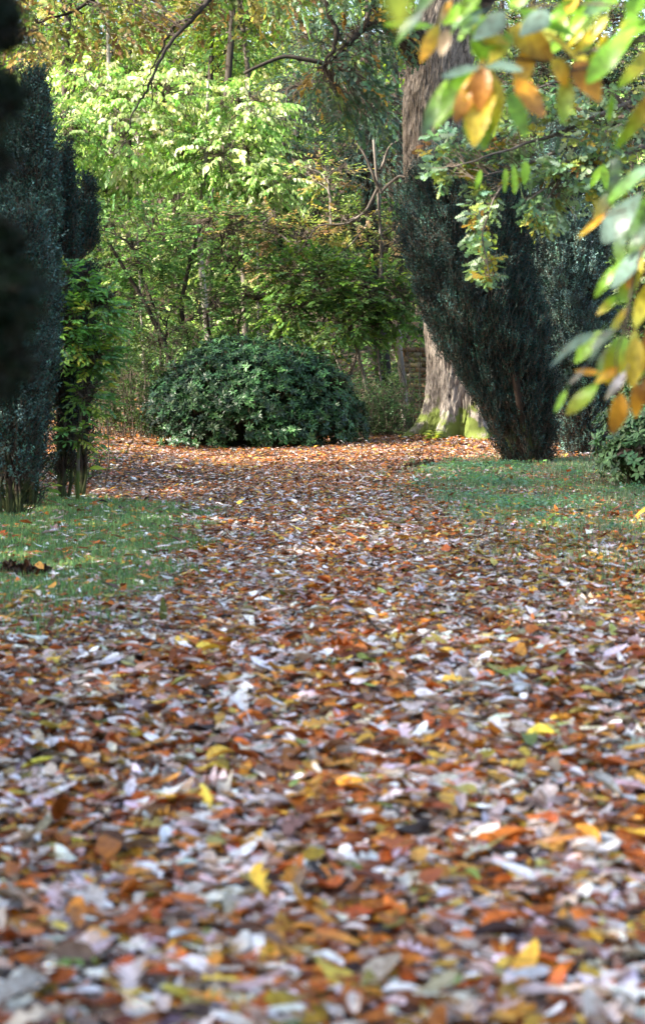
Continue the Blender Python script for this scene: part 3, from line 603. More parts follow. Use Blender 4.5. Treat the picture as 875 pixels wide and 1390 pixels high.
# second oak, rooted outside the right of the view; its low boughs hang in front of the yews
def bough_oak():
    base = gp(4.9, 17.5); root = thing('bough_oak', 'oak whose drooping lobed leaves hang in front of the two dark yews', 'tree', base)
    tb, tw, lf = Buf(), Buf(), Buf()
    tr = np.array([base + [0, 0, -.1], base + [0, 0, 1.5], base + [-.1, 0, 3.2], base + [0, .1, 5], base + [.2, 0, 8]]); tb.tube(np.repeat(tr, 1, 0), [.34, .28, .26, .22, .12], 16)
    TR = tb.build('trunk', M_BARK, root, base)
    st = tr[2]
    paths = [([st, at(950, 120, 17), at(860, 165, 16.5), at(780, 200, 16), at(700, 232, 15.6), at(640, 255, 15.4)], .032, .005),
             ([st, at(960, 100, 17), at(850, 140, 16.2), at(760, 180, 15.8), at(690, 205, 15.4), at(620, 225, 15.2)], .03, .005),
             ([st, at(900, 190, 16.5), at(820, 215, 16), at(760, 235, 15.8), at(720, 262, 15.6)], .035, .006),
             ([at(700, 232, 15.6), at(672, 262, 15.5), at(655, 310, 15.4), at(662, 370, 15.4)], .010, .004),
             ([at(780, 200, 16), at(752, 255, 15.7), at(735, 290, 15.6)], .010, .004),
             ([at(860, 165, 16.5), at(830, 120, 16), at(760, 110, 15.8), at(700, 130, 15.6)], .02, .006)]
    pp = []
    lb = Buf()
    for p, a, b in paths:
        p = np.array(p); t = np.linspace(0, len(p) - 1, len(p) * 5); q = np.stack([np.interp(t, range(len(p)), p[:, k]) for k in range(3)], -1)
        for _ in range(2): q[1:-1] = (q[:-2] + q[1:-1] * 2 + q[2:]) / 4
        q[:, :] += np.cumsum(R.normal(0, .006, q.shape), 0) * np.linspace(0, 1, len(q))[:, None]
        lb.tube(q, np.linspace(a, b, len(q)), 6); pp.append(q)
    lb.build('bough', M_BARK, TR, base); A = np.concatenate(pp)
    A = A[A[:, 0] < 3.6]
    for (px, py, w, h, n) in ((605, 222, 42, 26, 26), (655, 205, 55, 30, 40), (652, 300, 24, 60, 46), (664, 360, 26, 22, 24), (700, 180, 60, 32, 40), (740, 285, 34, 30, 34), (770, 245, 45, 36, 44),
                             (790, 190, 60, 34, 50), (830, 230, 45, 40, 42), (770, 140, 60, 30, 40), (850, 160, 50, 50, 50), (720, 225, 40, 22, 30), (600, 195, 30, 20, 16), (690, 130, 50, 25, 26)):
        n = int(n * .72); c = at(px, py, 15.7); sc = 15.7 / FPX
        p, d = in_blob(n, c, (w * sc, .35, h * sc), .9)
        src = A[np.argmin(((p[:, None] - A[None]) ** 2).sum(-1), 1)]
        D = nrm(nrm(p - src + 1e-4) + rsph(n) * .6 + np.array([-.2, -.1, -.35])); LN = R.uniform(.08, .2, n); p0 = p - D * LN[:, None] * .5
        t4 = np.linspace(0, 1, 5)[None, :, None]; cp = src[:, None] * (1 - t4) + p0[:, None] * t4; cp[:, 1:4] += R.normal(0, .01, (n, 3, 3)); tw.tubes(cp, np.linspace(.004, .002, 5)[None], 3)
        base_c = pal(n, [(.17, .27, .18, 5), (.24, .34, .20, 4), (.28, .32, .08, 2), (.42, .30, .06, 1.2), (.28, .14, .05, 1)], .2)
        sprays(tw, lf, p0, D, LN, 7, T_OAK, .088, .052, base_c, .25, .45, jitter=.45, c1=-.1, spread=1.1, tr=.0025)
    # upper crown above the view
    for k in range(5):
        c = base + np.array([R.uniform(-.6, 1.8), R.uniform(-1.5, 1.5), 6.2 + .8 * k]); p, d = in_blob(130, c, (1.6, 1.6, 1.0), .7)
        sprays(tw, lf, p, d, np.full(130, .6), 10, T_DIA, .15, .09, pal(130, OAKG, .2), .2, .5)
    tw.build('twig_sprays', M_TWIG, root, base); lf.build('crown', M_LEAF, root, base, smooth=False)
bough_oak()

# ------------------------------------------------------------------ yews
def yew(name, label, base, prof, Y, P, n, stems, group=None, sprig=.13, bare=0., lean_out=.35, zb=(0, .08, .25, .4), sr=(.035, .075), nl=15):
    """prof: list of (py, px_left, px_right); foliage fills that outline as a body of revolution, shoots point up and out"""
    root = thing(name, label, 'yew', base, group)
    prof = sorted(prof, key=lambda q: -q[0])
    zz = np.array([at(0, q[0], Y)[2] for q in prof]); xl = np.array([at(q[1], q[0], Y)[0] for q in prof]); xr = np.array([at(q[2], q[0], Y)[0] for q in prof])
    z = R.uniform(zz[0], zz[-1], n * 2); cxx = np.interp(z, zz, (xl + xr) / 2); rr = np.interp(z, zz, (xr - xl) / 2)
    k = R.random(n * 2) < rr / rr.max(); z, cxx, rr = z[k][:n], cxx[k][:n], rr[k][:n]; n = len(z)
    a = R.uniform(0, 2 * PI, n)
    q = np.stack([np.cos(a) * rr, np.sin(a) * rr, z], -1)
    rad = np.sqrt(R.random(n)) ; rad = np.where(R.random(n) < .65, .82 + .18 * R.random(n), rad)
    lump = 1 + .10 * vnoise(np.stack([np.cos(a) * 2, np.sin(a) * 2, z * .9], -1), .5, 2.) + .11 * vnoise(np.stack([np.cos(a) * 4 + z * .3, np.sin(a) * 4, z * .35], -1), .5, 9.) + .07 * vnoise(np.stack([np.cos(a) * 5, np.sin(a) * 5, z * 1.3], -1), .5, 6.)
    rad = rad * lump
    x = cxx + np.cos(a) * rr * rad; y = base[1] + np.sin(a) * rr * rad
    p = np.stack([x, y, z], -1)
    # holes: fewer shoots low down where the stems show
    dens = np.interp((z - zz[0]) / (zz[-1] - zz[0]), list(zb), [1 - bare, 1 - bare * .9, 1 - bare * .6, 1.])
    tuft = R.random(n) < .12; tq = R.uniform(.3, 1, n) * min(.13, .12 * rr.max() + .03); p = np.where(tuft[:, None], p + np.stack([np.cos(a) * tq, np.sin(a) * tq, R.uniform(0, .1, n)], -1), p); cl = vnoise(p, .22, 4.) > -.6; keep = (R.random(n) < dens) & cl; p, a, rad = p[keep], a[keep], rad[keep]; n = len(p)
    KC = 6; off = rsph(n * KC) * R.uniform(.3, 1, (n * KC, 1)); a = np.repeat(a, KC); rad = np.repeat(rad, KC); p = np.repeat(p, KC, 0) + off * np.array([.055, .055, .085]); cid = np.repeat(np.arange(n), KC); n = n * KC
    out = np.stack([np.cos(a), np.sin(a), np.zeros(n)], -1)
    D = nrm(np.array([0, 0, 1.]) + out * lean_out * rad[:, None] + off * .55 + rsph(n) * .2)
    tw, lf, tb = Buf(), Buf(), Buf()
    LN = R.uniform(.6, 1.4, n) * sprig
    cols = pal(cid.max() + 1, P, .25)[cid] * (1 + .2 * vnoise(p, .3, 1.)[:, None])
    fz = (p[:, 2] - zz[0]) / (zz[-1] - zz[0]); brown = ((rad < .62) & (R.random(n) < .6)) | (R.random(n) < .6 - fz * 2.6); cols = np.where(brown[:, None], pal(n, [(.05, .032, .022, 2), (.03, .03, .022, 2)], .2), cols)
    # needles all round each shoot
    tt = (np.arange(nl)[None] + R.random((n, nl))) / nl
    b0 = p[:, None] + D[:, None] * (tt * LN[:, None])[..., None]
    rd = rsph(n * nl).reshape(n, nl, 3); axn = nrm(rd + D[:, None] * .55)
    N = n * nl
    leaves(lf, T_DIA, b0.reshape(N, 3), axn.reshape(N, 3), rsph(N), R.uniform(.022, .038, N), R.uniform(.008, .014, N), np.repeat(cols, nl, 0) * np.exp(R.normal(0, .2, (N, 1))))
    tw.tubes(np.stack([p - D * .03, p + D * LN[:, None]], 1), np.array([[.0035, .0015]]), 3)
    rs = np.random.default_rng(int(abs(base[0]) * 100))
    for s in range(stems):
        aa = rs.uniform(0, 2 * PI); f = rs.uniform(.15, .85); zt = zz[0] + (zz[-1] - zz[0]) * rs.uniform(.45, .92)
        zs = np.linspace(base[2] - .05, zt, 14)
        g = np.clip((zs - base[2]) / .6, 0, 1)
        cxs = np.interp(zs, zz, (xl + xr) / 2); rw = np.interp(zs, zz, (xr - xl) / 2)
        fx = f * (.75 + .25 * g)
        q = np.stack([cxs + np.cos(aa) * rw * fx, base[1] + np.sin(aa) * rw * fx, zs], -1)
        q[:, :2] += np.cumsum(rs.normal(0, .017, (14, 2)), 0)
        tb.tube(q, np.linspace(1, .25, 14) * rs.uniform(*sr), 7)
    # short dead side twigs on the stems
    m = stems * 26
    zt = rs.uniform(zz[0], zz[0] + (zz[-1] - zz[0]) * .55, m); aa = rs.uniform(0, 2 * PI, m); rw = np.interp(zt, zz, (xr - xl) / 2) * rs.uniform(.3, .9, m)
    q0 = np.stack([np.interp(zt, zz, (xl + xr) / 2) + np.cos(aa) * rw, base[1] + np.sin(aa) * rw, zt], -1)
    dd = np.stack([np.cos(aa), np.sin(aa), rs.uniform(.3, 2, m)], -1); dd = nrm(dd) * rs.uniform(.08, .3, m)[:, None]
    tb.tubes(np.stack([q0, q0 + dd * .5 + rs.normal(0, .01, (m, 3)), q0 + dd], 1), np.array([[.006, .004, .002]]), 3)
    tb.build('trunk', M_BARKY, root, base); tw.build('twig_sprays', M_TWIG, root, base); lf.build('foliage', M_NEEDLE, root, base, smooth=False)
    return root
YD = [(.018, .046, .040, 5), (.028, .070, .058, 4), (.045, .095, .078, 2), (.015, .03, .028, 3)]
YC = [(.08, .15, .135, 4), (.12, .21, .18, 4), (.17, .27, .23, 2), (.04, .075, .068, 2)]
YB = [(.045, .10, .08, 4), (.075, .15, .12, 4), (.12, .21, .17, 2), (.022, .045, .036, 3)]
GY = 'big upright yews in front of the oak'
yew('upright_yew', 'big dark vase-shaped yew hiding part of the oak trunk', gp(at(716, 634, 25.2)[0], 25.2), [(634, 690, 744), (600, 674, 746), (550, 648, 752), (500, 622, 746), (450, 588, 736), (400, 568, 724), (350, 554, 716), (300, 550, 712), (250, 558, 700), (215, 585, 680), (185, 615, 665)], 25.2, YD, 7800, 15, GY, .105, .35, nl=11)
yew('upright_yew', 'blue-grey upright yew just right of the big dark yew', gp(at(788, 620, 27.3)[0], 27.3), [(618, 762, 816), (590, 758, 818), (540, 752, 824), (480, 736, 830), (420, 722, 834), (360, 710, 836), (300, 708, 834), (240, 714, 824), (200, 735, 805), (170, 755, 785)], 27.3, YC, 8200, 13, GY, .10, .35, nl=11)
# left clump: several narrow spires
GL = 'narrow dark yew spires on the left'
for (lab, px, Y, bpy_, prof, n, st, P) in (
    ('tallest narrow yew spire of the left clump, darker tip', 45, 17.2, 705, [(700, 20, 58), (560, 14, 64), (400, 10, 72), (300, 14, 72), (230, 22, 66), (160, 30, 60), (125, 38, 55), (105, 43, 50)], 7500, 7, YB),
    ('blue-grey yew spire at the left edge of the photo', 5, 18.2, 690, [(690, -25, 30), (560, -40, 36), (400, -45, 42), (300, -40, 38), (220, -28, 30), (175, -12, 16)], 6500, 5, YB),
    ('slim yew spire right of the tallest one, at the clump edge', 92, 18.8, 665, [(660, 78, 98), (560, 76, 100), (450, 76, 102), (350, 77, 100), (280, 80, 95), (230, 83, 92), (205, 86, 90)], 2600, 4, YD),
    ('thin low yew spire, rightmost of the left clump', 112, 19.4, 640, [(640, 104, 120), (560, 102, 122), (450, 102, 123), (340, 103, 126), (280, 108, 124), (245, 113, 118)], 2200, 3, YD),
    ('short yew stem in front, lowest of the left clump', 22, 16.4, 715, [(715, -5, 40), (600, -15, 48), (480, -20, 58), (380, -10, 62), (300, 5, 48)], 4200, 4, YB)):
    yew('yew_spire', lab, gp(at(px, bpy_, Y)[0], Y), prof, Y, P, int(n * .47), st + 6, GL, .095, .99, .4, zb=(0, .14, .27, .42), sr=(.010, .025), nl=10)

# near dark yew, trunk outside the left of the view, boughs hanging in
def near_yew():
    base = gp(-1.75, 3.3); root = thing('near_yew', 'very dark out-of-focus yew boughs at the left edge, close by', 'yew', base)
    tb, tw, lf = Buf(), Buf(), Buf()
    tb.tube(np.array([base + [0, 0, -.1], base + [.05, 0, 1.2], base + [0, 0, 2.6], base + [.1, 0, 4.5]]), [.24, .17, .13, .05], 12)
    blobs = [(-36, 20, 3.3, 20, 34, 200), (-38, 125, 3.3, 32, 26, 240), (-50, 205, 3.3, 20, 22, 100), (-42, 320, 3.3, 32, 20, 180), (-34, 400, 3.3, 50, 52, 400), (-34, 490, 3.3, 36, 36, 180), (-130, 200, 3.3, 80, 190, 400), (-140, 420, 3.3, 90, 130, 300), (-120, -80, 3.3, 100, 90, 300)]
    for (px, py, Y, w, h, n) in blobs:
        c = at(px, py, Y); sc = Y / FPX; n = int(n * 1.5)
        s = base + np.array([0, 0, max(.8, c[2] - .25)]); q = limb_path(s, c, 8, .06, .06); tb.tube(q, np.linspace(.02, .006, 8), 6)
        p, d = in_blob(n, c, (w * sc, .28, h * sc), .9); p[:, 1] = c[1] + (p[:, 1] - c[1]) * .7
        src = q[R.integers(3, 8, n)]
        D = nrm(p - src + rsph(n) * .05); LN = np.where(R.random(n) < .10, R.uniform(.04, .08, n), R.uniform(.02, .045, n))
        tw.tubes(np.stack([src, (src + p) / 2 + R.normal(0, .01, (n, 3)), p + D * LN[:, None]], 1), np.array([[.003, .0025, .001]]), 3)
        nl = 34; tt = R.random((n, nl)); b0 = p[:, None] + D[:, None] * (tt * LN[:, None])[..., None]; N = n * nl
        axn = nrm(rsph(N).reshape(n, nl, 3) + D[:, None] * .5)
        leaves(lf, T_DIA, b0.reshape(N, 3), axn.reshape(N, 3), rsph(N), R.uniform(.018, .03, N), R.uniform(.003, .005, N), np.repeat(pal(n, [(.010, .020, .010, 4), (.018, .03, .012, 2), (.02, .016, .010, 1)], .2), nl, 0))
    tb.build('trunk', M_BARKY, root, base); tw.build('twig_sprays', M_TWIG, root, base); lf.build('foliage', M_NEEDLE, root, base, smooth=False)
near_yew()

# ------------------------------------------------------------------ evergreen bushes with whorled leaves
def rhododendron(name, label, base, lobes, P, n, leaf=(.11, .036), group=None):
    root = thing(name, label, 'bush', base, group); lf, tw, st = Buf(), Buf(), Buf()
    tot = sum(l[3] for l in lobes)
    for (dx, dy, dz, wgt, rx, ry, rz) in lobes:
        c = base + np.array([dx, dy, dz]); m = int(n * wgt / tot)
        d = rsph(m); d[:, 2] = np.where(d[:, 2] < -.35, -d[:, 2], d[:, 2]); q = np.where(R.random(m) < .72, R.uniform(.9, 1.04, m), R.uniform(.45, .9, m))
        p = c + d * np.array([rx, ry, rz]) * (q * (1 + .06 * vnoise(d * 2, .6, dx + 3) + .08 * vnoise(d * 2, .22, dx) + .10 * (R.random(m) < .04)))[:, None]
        k = (p[:, 2] > gz(p[:, 0], p[:, 1]) + .03) & (vnoise(p, .2, 3.) > -.62); p, d = p[k], d[k]; m = len(p)
        D = nrm(d + np.array([0, 0, .45]) + rsph(m) * .3)
        cols = pal(m, P, .2) * (1 + .25 * vnoise(p, .35, 2.)[:, None]); cols = np.where((R.random(m) < .0)[:, None], pal(m, [(.45, .38, .06, 1)], .2), cols)
        nl = 9; az = (np.arange(nl)[None] / nl * 2 * PI + R.uniform(0, 6, (m, 1)) + R.normal(0, .2, (m, nl)))
        U = nrm(np.cross(D, np.array([.3, .2, 1.]))); Vv = np.cross(D, U)
        rad = U[:, None] * np.cos(az)[..., None] + Vv[:, None] * np.sin(az)[..., None]
        el = R.normal(.35, .35, (m, nl)); axn = rad + D[:, None] * el[..., None]; N = m * nl
        nzv = D[:, None] + rad * -.3 + rsph(N).reshape(m, nl, 3) * .25
        leaves(lf, T_HEXM, (p[:, None] + rad * .008).reshape(N, 3), axn.reshape(N, 3), nzv.reshape(N, 3), R.uniform(.65, 1.1, N) * leaf[0], R.uniform(.8, 1.15, N) * leaf[1], np.repeat(cols, nl, 0) * np.exp(R.normal(0, .15, (N, 1))), c1=R.normal(-.22, .1, N), c2=R.normal(-.12, .08, N))
        s = np.tile(base + np.array([dx * .3, dy * .3, 0]), (m, 1)) + np.stack([R.normal(0, .15, m), R.normal(0, .15, m), np.zeros(m)], -1); j = R.random(m) < .14
        a_, e = s[j], p[j]; mid = (a_ + e) / 2 + R.normal(0, .06, a_.shape); mid[:, 2] -= .1
        t5 = np.linspace(0, 1, 6)[None, :, None]; q = a_[:, None] * (1 - t5) ** 2 + 2 * mid[:, None] * t5 * (1 - t5) + e[:, None] * t5 ** 2; st.tubes(q, np.linspace(.012, .003, 6)[None], 4)
        q0 = p - D * R.uniform(.08, .2, m)[:, None]; tw.tubes(np.stack([q0, p], 1), np.array([[.003, .003]]), 3)
    st.build('stems', M_BARKD, root, base); tw.build('twig_sprays', M_TWIG, root, base); lf.build('foliage', M_GLOSS, root, base)
RH = [(.020, .058, .020, 5), (.032, .085, .026, 4), (.055, .13, .04, 2), (.018, .04, .018, 3)]
rhododendron('rhododendron_bush', 'big rounded dark green rhododendron at the end of the path', gp(-1.08, 30.9),
             [(0, 0, .55, 4, 1.42, 1.25, 1.02), (-.3, .1, .98, 1.3, .72, .7, .72), (.62, 0, .85, 1.1, .6, .7, .66), (-.75, -.2, .75, .8, .5, .5, .6), (.15, -.1, 1.15, .5, .45, .45, .5), (-.95, -.1, .45, 1.5, .65, .8, .72), (.85, -.1, .5, 1.6, .75, .85, .88), (.2, -.35, .7, 1.4, .9, .9, .95), (-.45, -.3, .75, 1.3, .75, .85, .82), (1.3, .3, .3, .6, .5, .6, .62), (-.2, -.7, .25, 1, 1.1, .55, .6), (.7, -.75, .2, .8, .7, .45, .55)], RH, 7500, (.088, .030))
rhododendron('laurel_bush', 'leafy evergreen bush at the right edge, below the hanging chestnut leaves', gp(3.35, 20.4),
             [(0, 0, .42, 3, .62, .7, .55), (.4, .2, .9, 2, .7, .7, .7), (-.25, -.3, .2, 1, .35, .4, .35), (.7, -.2, .5, 2, .7, .6, .8)], [(.06, .12, .05, 4), (.09, .17, .06, 3), (.13, .2, .09, 1), (.10, .08, .05, 1)], 1300, (.09, .035))
tree('flowering_ivy_shrub', 'tall pale-flecked ivy shrub at the right edge behind the chestnut leaves', 'shrub', [gp(4.05, 22.5), at(880, 480, 22.5), at(870, 350, 22.5)], .07, .03,
     [(at(868, 380, 22.3), (.33, .4, .45), 150), (at(872, 470, 22.3), (.36, .4, .5), 150), (at(880, 300, 22.5), (.4, .4, .5), 150), (at(915, 420, 22.5), (.5, .5, 1.0), 160), (at(868, 560, 22.4), (.33, .4, .4), 110)],
     [(.11, .18, .08, 4), (.20, .27, .13, 2), (.42, .44, .28, 2), (.07, .12, .06, 3)], (.05, .035), T_HEX, (.1, .22), 12, M_BARK, gap=.1, flat=.4)
# green shrub by the left yews, big ovate leaves
tree('chestnut_sapling', 'green young tree with feathery leaves touching the right side of the left yews', 'tree', [gp(-2.2, 18.4), at(112, 520, 18.4), at(108, 400, 18.4)], .016, .008,
     [(at(98, 385, 18.2), (.22, .25, .22), 70), (at(118, 430, 18.2), (.34, .3, .22), 80), (at(132, 485, 18.3), (.22, .25, .18), 70), (at(90, 450, 18.1), (.2, .2, .28), 60), (at(140, 410, 18.3), (.14, .2, .14), 30), (at(122, 540, 18.3), (.2, .2, .16), 26), (at(104, 590, 18.3), (.2, .2, .12), 16)],
     [(.17, .34, .09, 4), (.24, .42, .09, 3), (.13, .27, .12, 3), (.42, .44, .08, 1)], (.075, .028), T_BEECH, (.12, .25), 9, M_BARK, gap=.08, flat=.6, limb_r=.006)
def ovate_plant(label, px, py, Y, n, L, up, P):
    c = at(px, py, Y); base = gp(c[0], Y); root = thing('broad_leaved_seedling', label, 'plant', base, 'seedlings under the left yews'); st, lf = Buf(), Buf()
    z = c[2] - base[2] + up; q = limb_path(base, base + [0.02, 0, z], 7, 0, .05); st.tube(q, np.linspace(.008, .003, 7), 6)
    for k in range(n):
        p = q[R.integers(3, 7)]; a = R.uniform(0, 2 * PI); d = np.array([math.cos(a), math.sin(a) * .6, R.uniform(-.1, .3)])
        st.tube(np.stack([p, p + d * L * .3]), [.002, .0015], 4)
        leaves(lf, T_BEECH, (p + d * L * .3)[None], d[None], np.array([[0, -.35, 1.]]) + R.normal(0, .2, (1, 3)), L * R.uniform(.7, 1.1), L * .5, pal(1, P, .15), c1=-.25, c2=.05)
    st.build('stem', M_TWIG, root, base); lf.build('foliage', M_LEAF, root, base)
YG2 = [(.26, .34, .04, 3), (.18, .30, .05, 3), (.36, .36, .06, 1)]
ovate_plant('yellow-green seedling with wide flat leaves at the yew stems, upper one', 115, 610, 20, 9, .14, .08, YG2)
ovate_plant('yellow-green seedling with wide flat leaves low between the yew stems', 58, 665, 18, 7, .13, .05, YG2)
ovate_plant('seedling with large pale green leaves beside the feathery sapling', 140, 400, 20.5, 10, .16, .05, [(.2, .32, .08, 3), (.34, .40, .12, 1)])
ovate_plant('yellow-leaved little seedling at the foot of the oak', 586, 592, 31, 26, .12, .06, [(.45, .45, .05, 3), (.3, .38, .06, 2)])
# ------------------------------------------------------------------ brick pier and pale snag behind the oak foot
def brick_pier():
    base = gp(at(572, 560, 35.5)[0], 35.5); root = thing('brick_pier', 'old brick pier half hidden behind shrubs left of the oak foot', 'pier', base)
    b = Buf(); rows = 17; bh = .075; bl = .215
    core = Buf()
    def box(B, c, s, col):
        o = np.array([(x, y, z) for x in (-1, 1) for y in (-1, 1) for z in (-1, 1)], float) * .5
        v = np.array(c) + (o + R.normal(0, .004, o.shape)) * np.array(s)
        f = [(0, 1, 3), (0, 3, 2), (4, 6, 7), (4, 7, 5), (0, 4, 5), (0, 5, 1), (2, 3, 7), (2, 7, 6), (0, 2, 6), (0, 6, 4), (1, 5, 7), (1, 7, 3)]
        B.add(v, f, np.tile(col, (8, 1)))
    for r in range(rows):
        z = base[2] + .03 + r * (bh + .012)
        for k in range(3):
            for f in (-1, 1):
                off = (r % 2) * .11
                x = base[0] - .33 + off + k * (bl + .012)
                if x + bl / 2 > base[0] + .36: continue
                box(b, (x + bl / 2 - .02, base[1] + f * .27, z + bh / 2), (bl, .105, bh), pal(1, [(.24, .16, .09, 3), (.30, .24, .13, 2), (.16, .10, .06, 2), (.13, .14, .06, 2)], .2)[0])
        for f in (-1, 1):
            for k in range(2): box(b, (base[0] + f * .30, base[1] - .14 + k * .2 + (r % 2) * .06, z + bh / 2), (.105, .19, bh), pal(1, [(.28, .19, .10, 3), (.32, .26, .14, 2), (.2, .12, .07, 2)], .2)[0])
    H = rows * (bh + .012)
    box(core, (base[0], base[1], base[2] + H / 2), (.60, .60, H), (.11, .10, .08))
    b.build('bricks', M_DRY, root, base, smooth=False); core.build('mortar_core', M_DRY, root, base, smooth=False)
brick_pier()
tree('pale_snag', 'pale bare dead stem standing just left of the brick pier', 'tree', [gp(at(549, 590, 34.6)[0], 34.6), at(547, 520, 34.6), at(543, 475, 34.6), at(542, 440, 34.6)], .07, .05, [], YELG, bark=M_PALEB)

# ------------------------------------------------------------------ clod and single leaves that stand out on the path
def clod(label, px, py, Y, s):
    c = at(px, py, Y); base = gp(c[0], Y); b = Buf(); n = 260
    d = rsph(n); d[:, 2] = np.abs(d[:, 2]); p = base + d * np.array([s, s * .7, s * .55]) * R.uniform(.6, 1, (n, 1))
    leaves(b, T_HEXM, p, rsph(n), nrm(d + rsph(n) * .5), R.uniform(.04, .08, n), R.uniform(.02, .04, n), pal(n, [(.05, .03, .02, 4), (.09, .05, .03, 3), (.15, .07, .03, 1)], .2), c1=.2, c2=.2)
    root = b.build('leaf_clump', M_DRY, loc=base); tag(root, label, 'leaf clump', 'dark clumps of wet leaves')
clod('dark clump of wet leaves on the path before the oak foot', 577, 640, 24.5, .17)
clod('dark clump of leaves on the right beside the verge', 560, 642, 24.2, .10)
clod('dark sodden leaf clump on the left grass edge', 28, 775, 12.6, .17)
def single(label, px, py, L, W, col, tip, az, tilt, up=.02, c1=.1, c2=.15, nz=None, T=T_CHEST, name='fallen_leaf'):
    Y = EYE * FPX / (py - HZ); g = at(px, py, Y); base = gp(g[0], Y, up); b = Buf()
    L, W = L * .78, W * .78
    a = math.radians(az); ax = np.array([math.cos(a) * math.cos(tilt), math.sin(a) * math.cos(tilt), math.sin(tilt)])
    n = np.array([[.1, -.5, 1.]]) if nz is None else np.array([nz], float)
    p = base - ax * L * .5 if tilt < .5 else base - np.array([0, 0, up + .01])
    leaves(b, T, p[None], ax[None], n, L, W, np.array([col]), c1, c2, .1, tipcol=np.array([tip]))
    b.tube(np.stack([p, p - ax * .03 + np.array([0, 0, -.005])]), [.0016, .001], 4, col=np.array(col) * .6)
    tag(b.build(name, M_CHEST, loc=base), label, 'leaf', 'single leaves lying on top of the litter')
O1, O2, Ye, Gn, Wh, Br = (.50, .17, .025), (.36, .10, .02), (.62, .42, .04), (.16, .22, .04), (.72, .69, .70), (.16, .07, .03)
single('green-brown leaf standing upright on the left of the path', 222, 852, .19, .055, (.10, .12, .03), (.14, .17, .05), 100, 1.5, .02, .05, .12, nz=(0, -1, .1), name='upright_leaf')
single('bright orange leaf lying on the left half of the path', 240, 892, .15, .07, (.62, .26, .03), O1, 10, .1)
single('curved orange-brown leaf in the lower middle of the path', 500, 1118, .115, .075, O1, (.55, .24, .04), 0, .25, .035, -.35, .1, nz=(0, -1, .8))
single('yellow pointed leaf lying level at the lower left', 170, 1134, .12, .04, Ye, (.55, .33, .03), 0, .05, .02)
single('yellow-green leaf slanting up right of centre on the lower path', 655, 1042, .12, .05, (.40, .40, .08), (.5, .4, .05), 25, .35, .03, nz=(0, -1, .6))
single('olive-yellow leaf lying low in the centre foreground', 425, 1168, .085, .06, Ye, (.45, .36, .05), 20, .1, .03, nz=(0, -.8, .8))
single('orange leaf propped on pale leaves right of centre', 541, 988, .12, .07, O1, O2, 170, .2, .03, nz=(0, -.7, 1))
single('white upturned leaf on the right side above the verge edge', 790, 835, .12, .05, (.62, .52, .33), Wh, 95, 1.2, .02, nz=(0, -1, .2))
single('rust leaf standing on edge near the right verge', 697, 765, .11, .05, O1, Br, 100, 1.2, .02, nz=(0, -1, .2))
single('broad pale bluish leaf at the right of the lower path', 600, 1075, .14, .07, Wh, (.6, .6, .66), 5, .1, .03)
single('big brown folded leaf in the lower left litter', 205, 1105, .16, .07, (.26, .12, .03), Br, 20, .25, .03, nz=(0, -1, .7))
single('pale blue-green lobed leaf near the right border', 855, 1035, .14, .08, (.34, .46, .42), (.42, .5, .48), 10, .15, .03, T=T_OAK, nz=(0, -.6, 1))
single('pale leaf edge lying where grass meets the path', 240, 738, .20, .06, (.60, .64, .62), Wh, 0, .05, .03, nz=(0, -.4, 1))

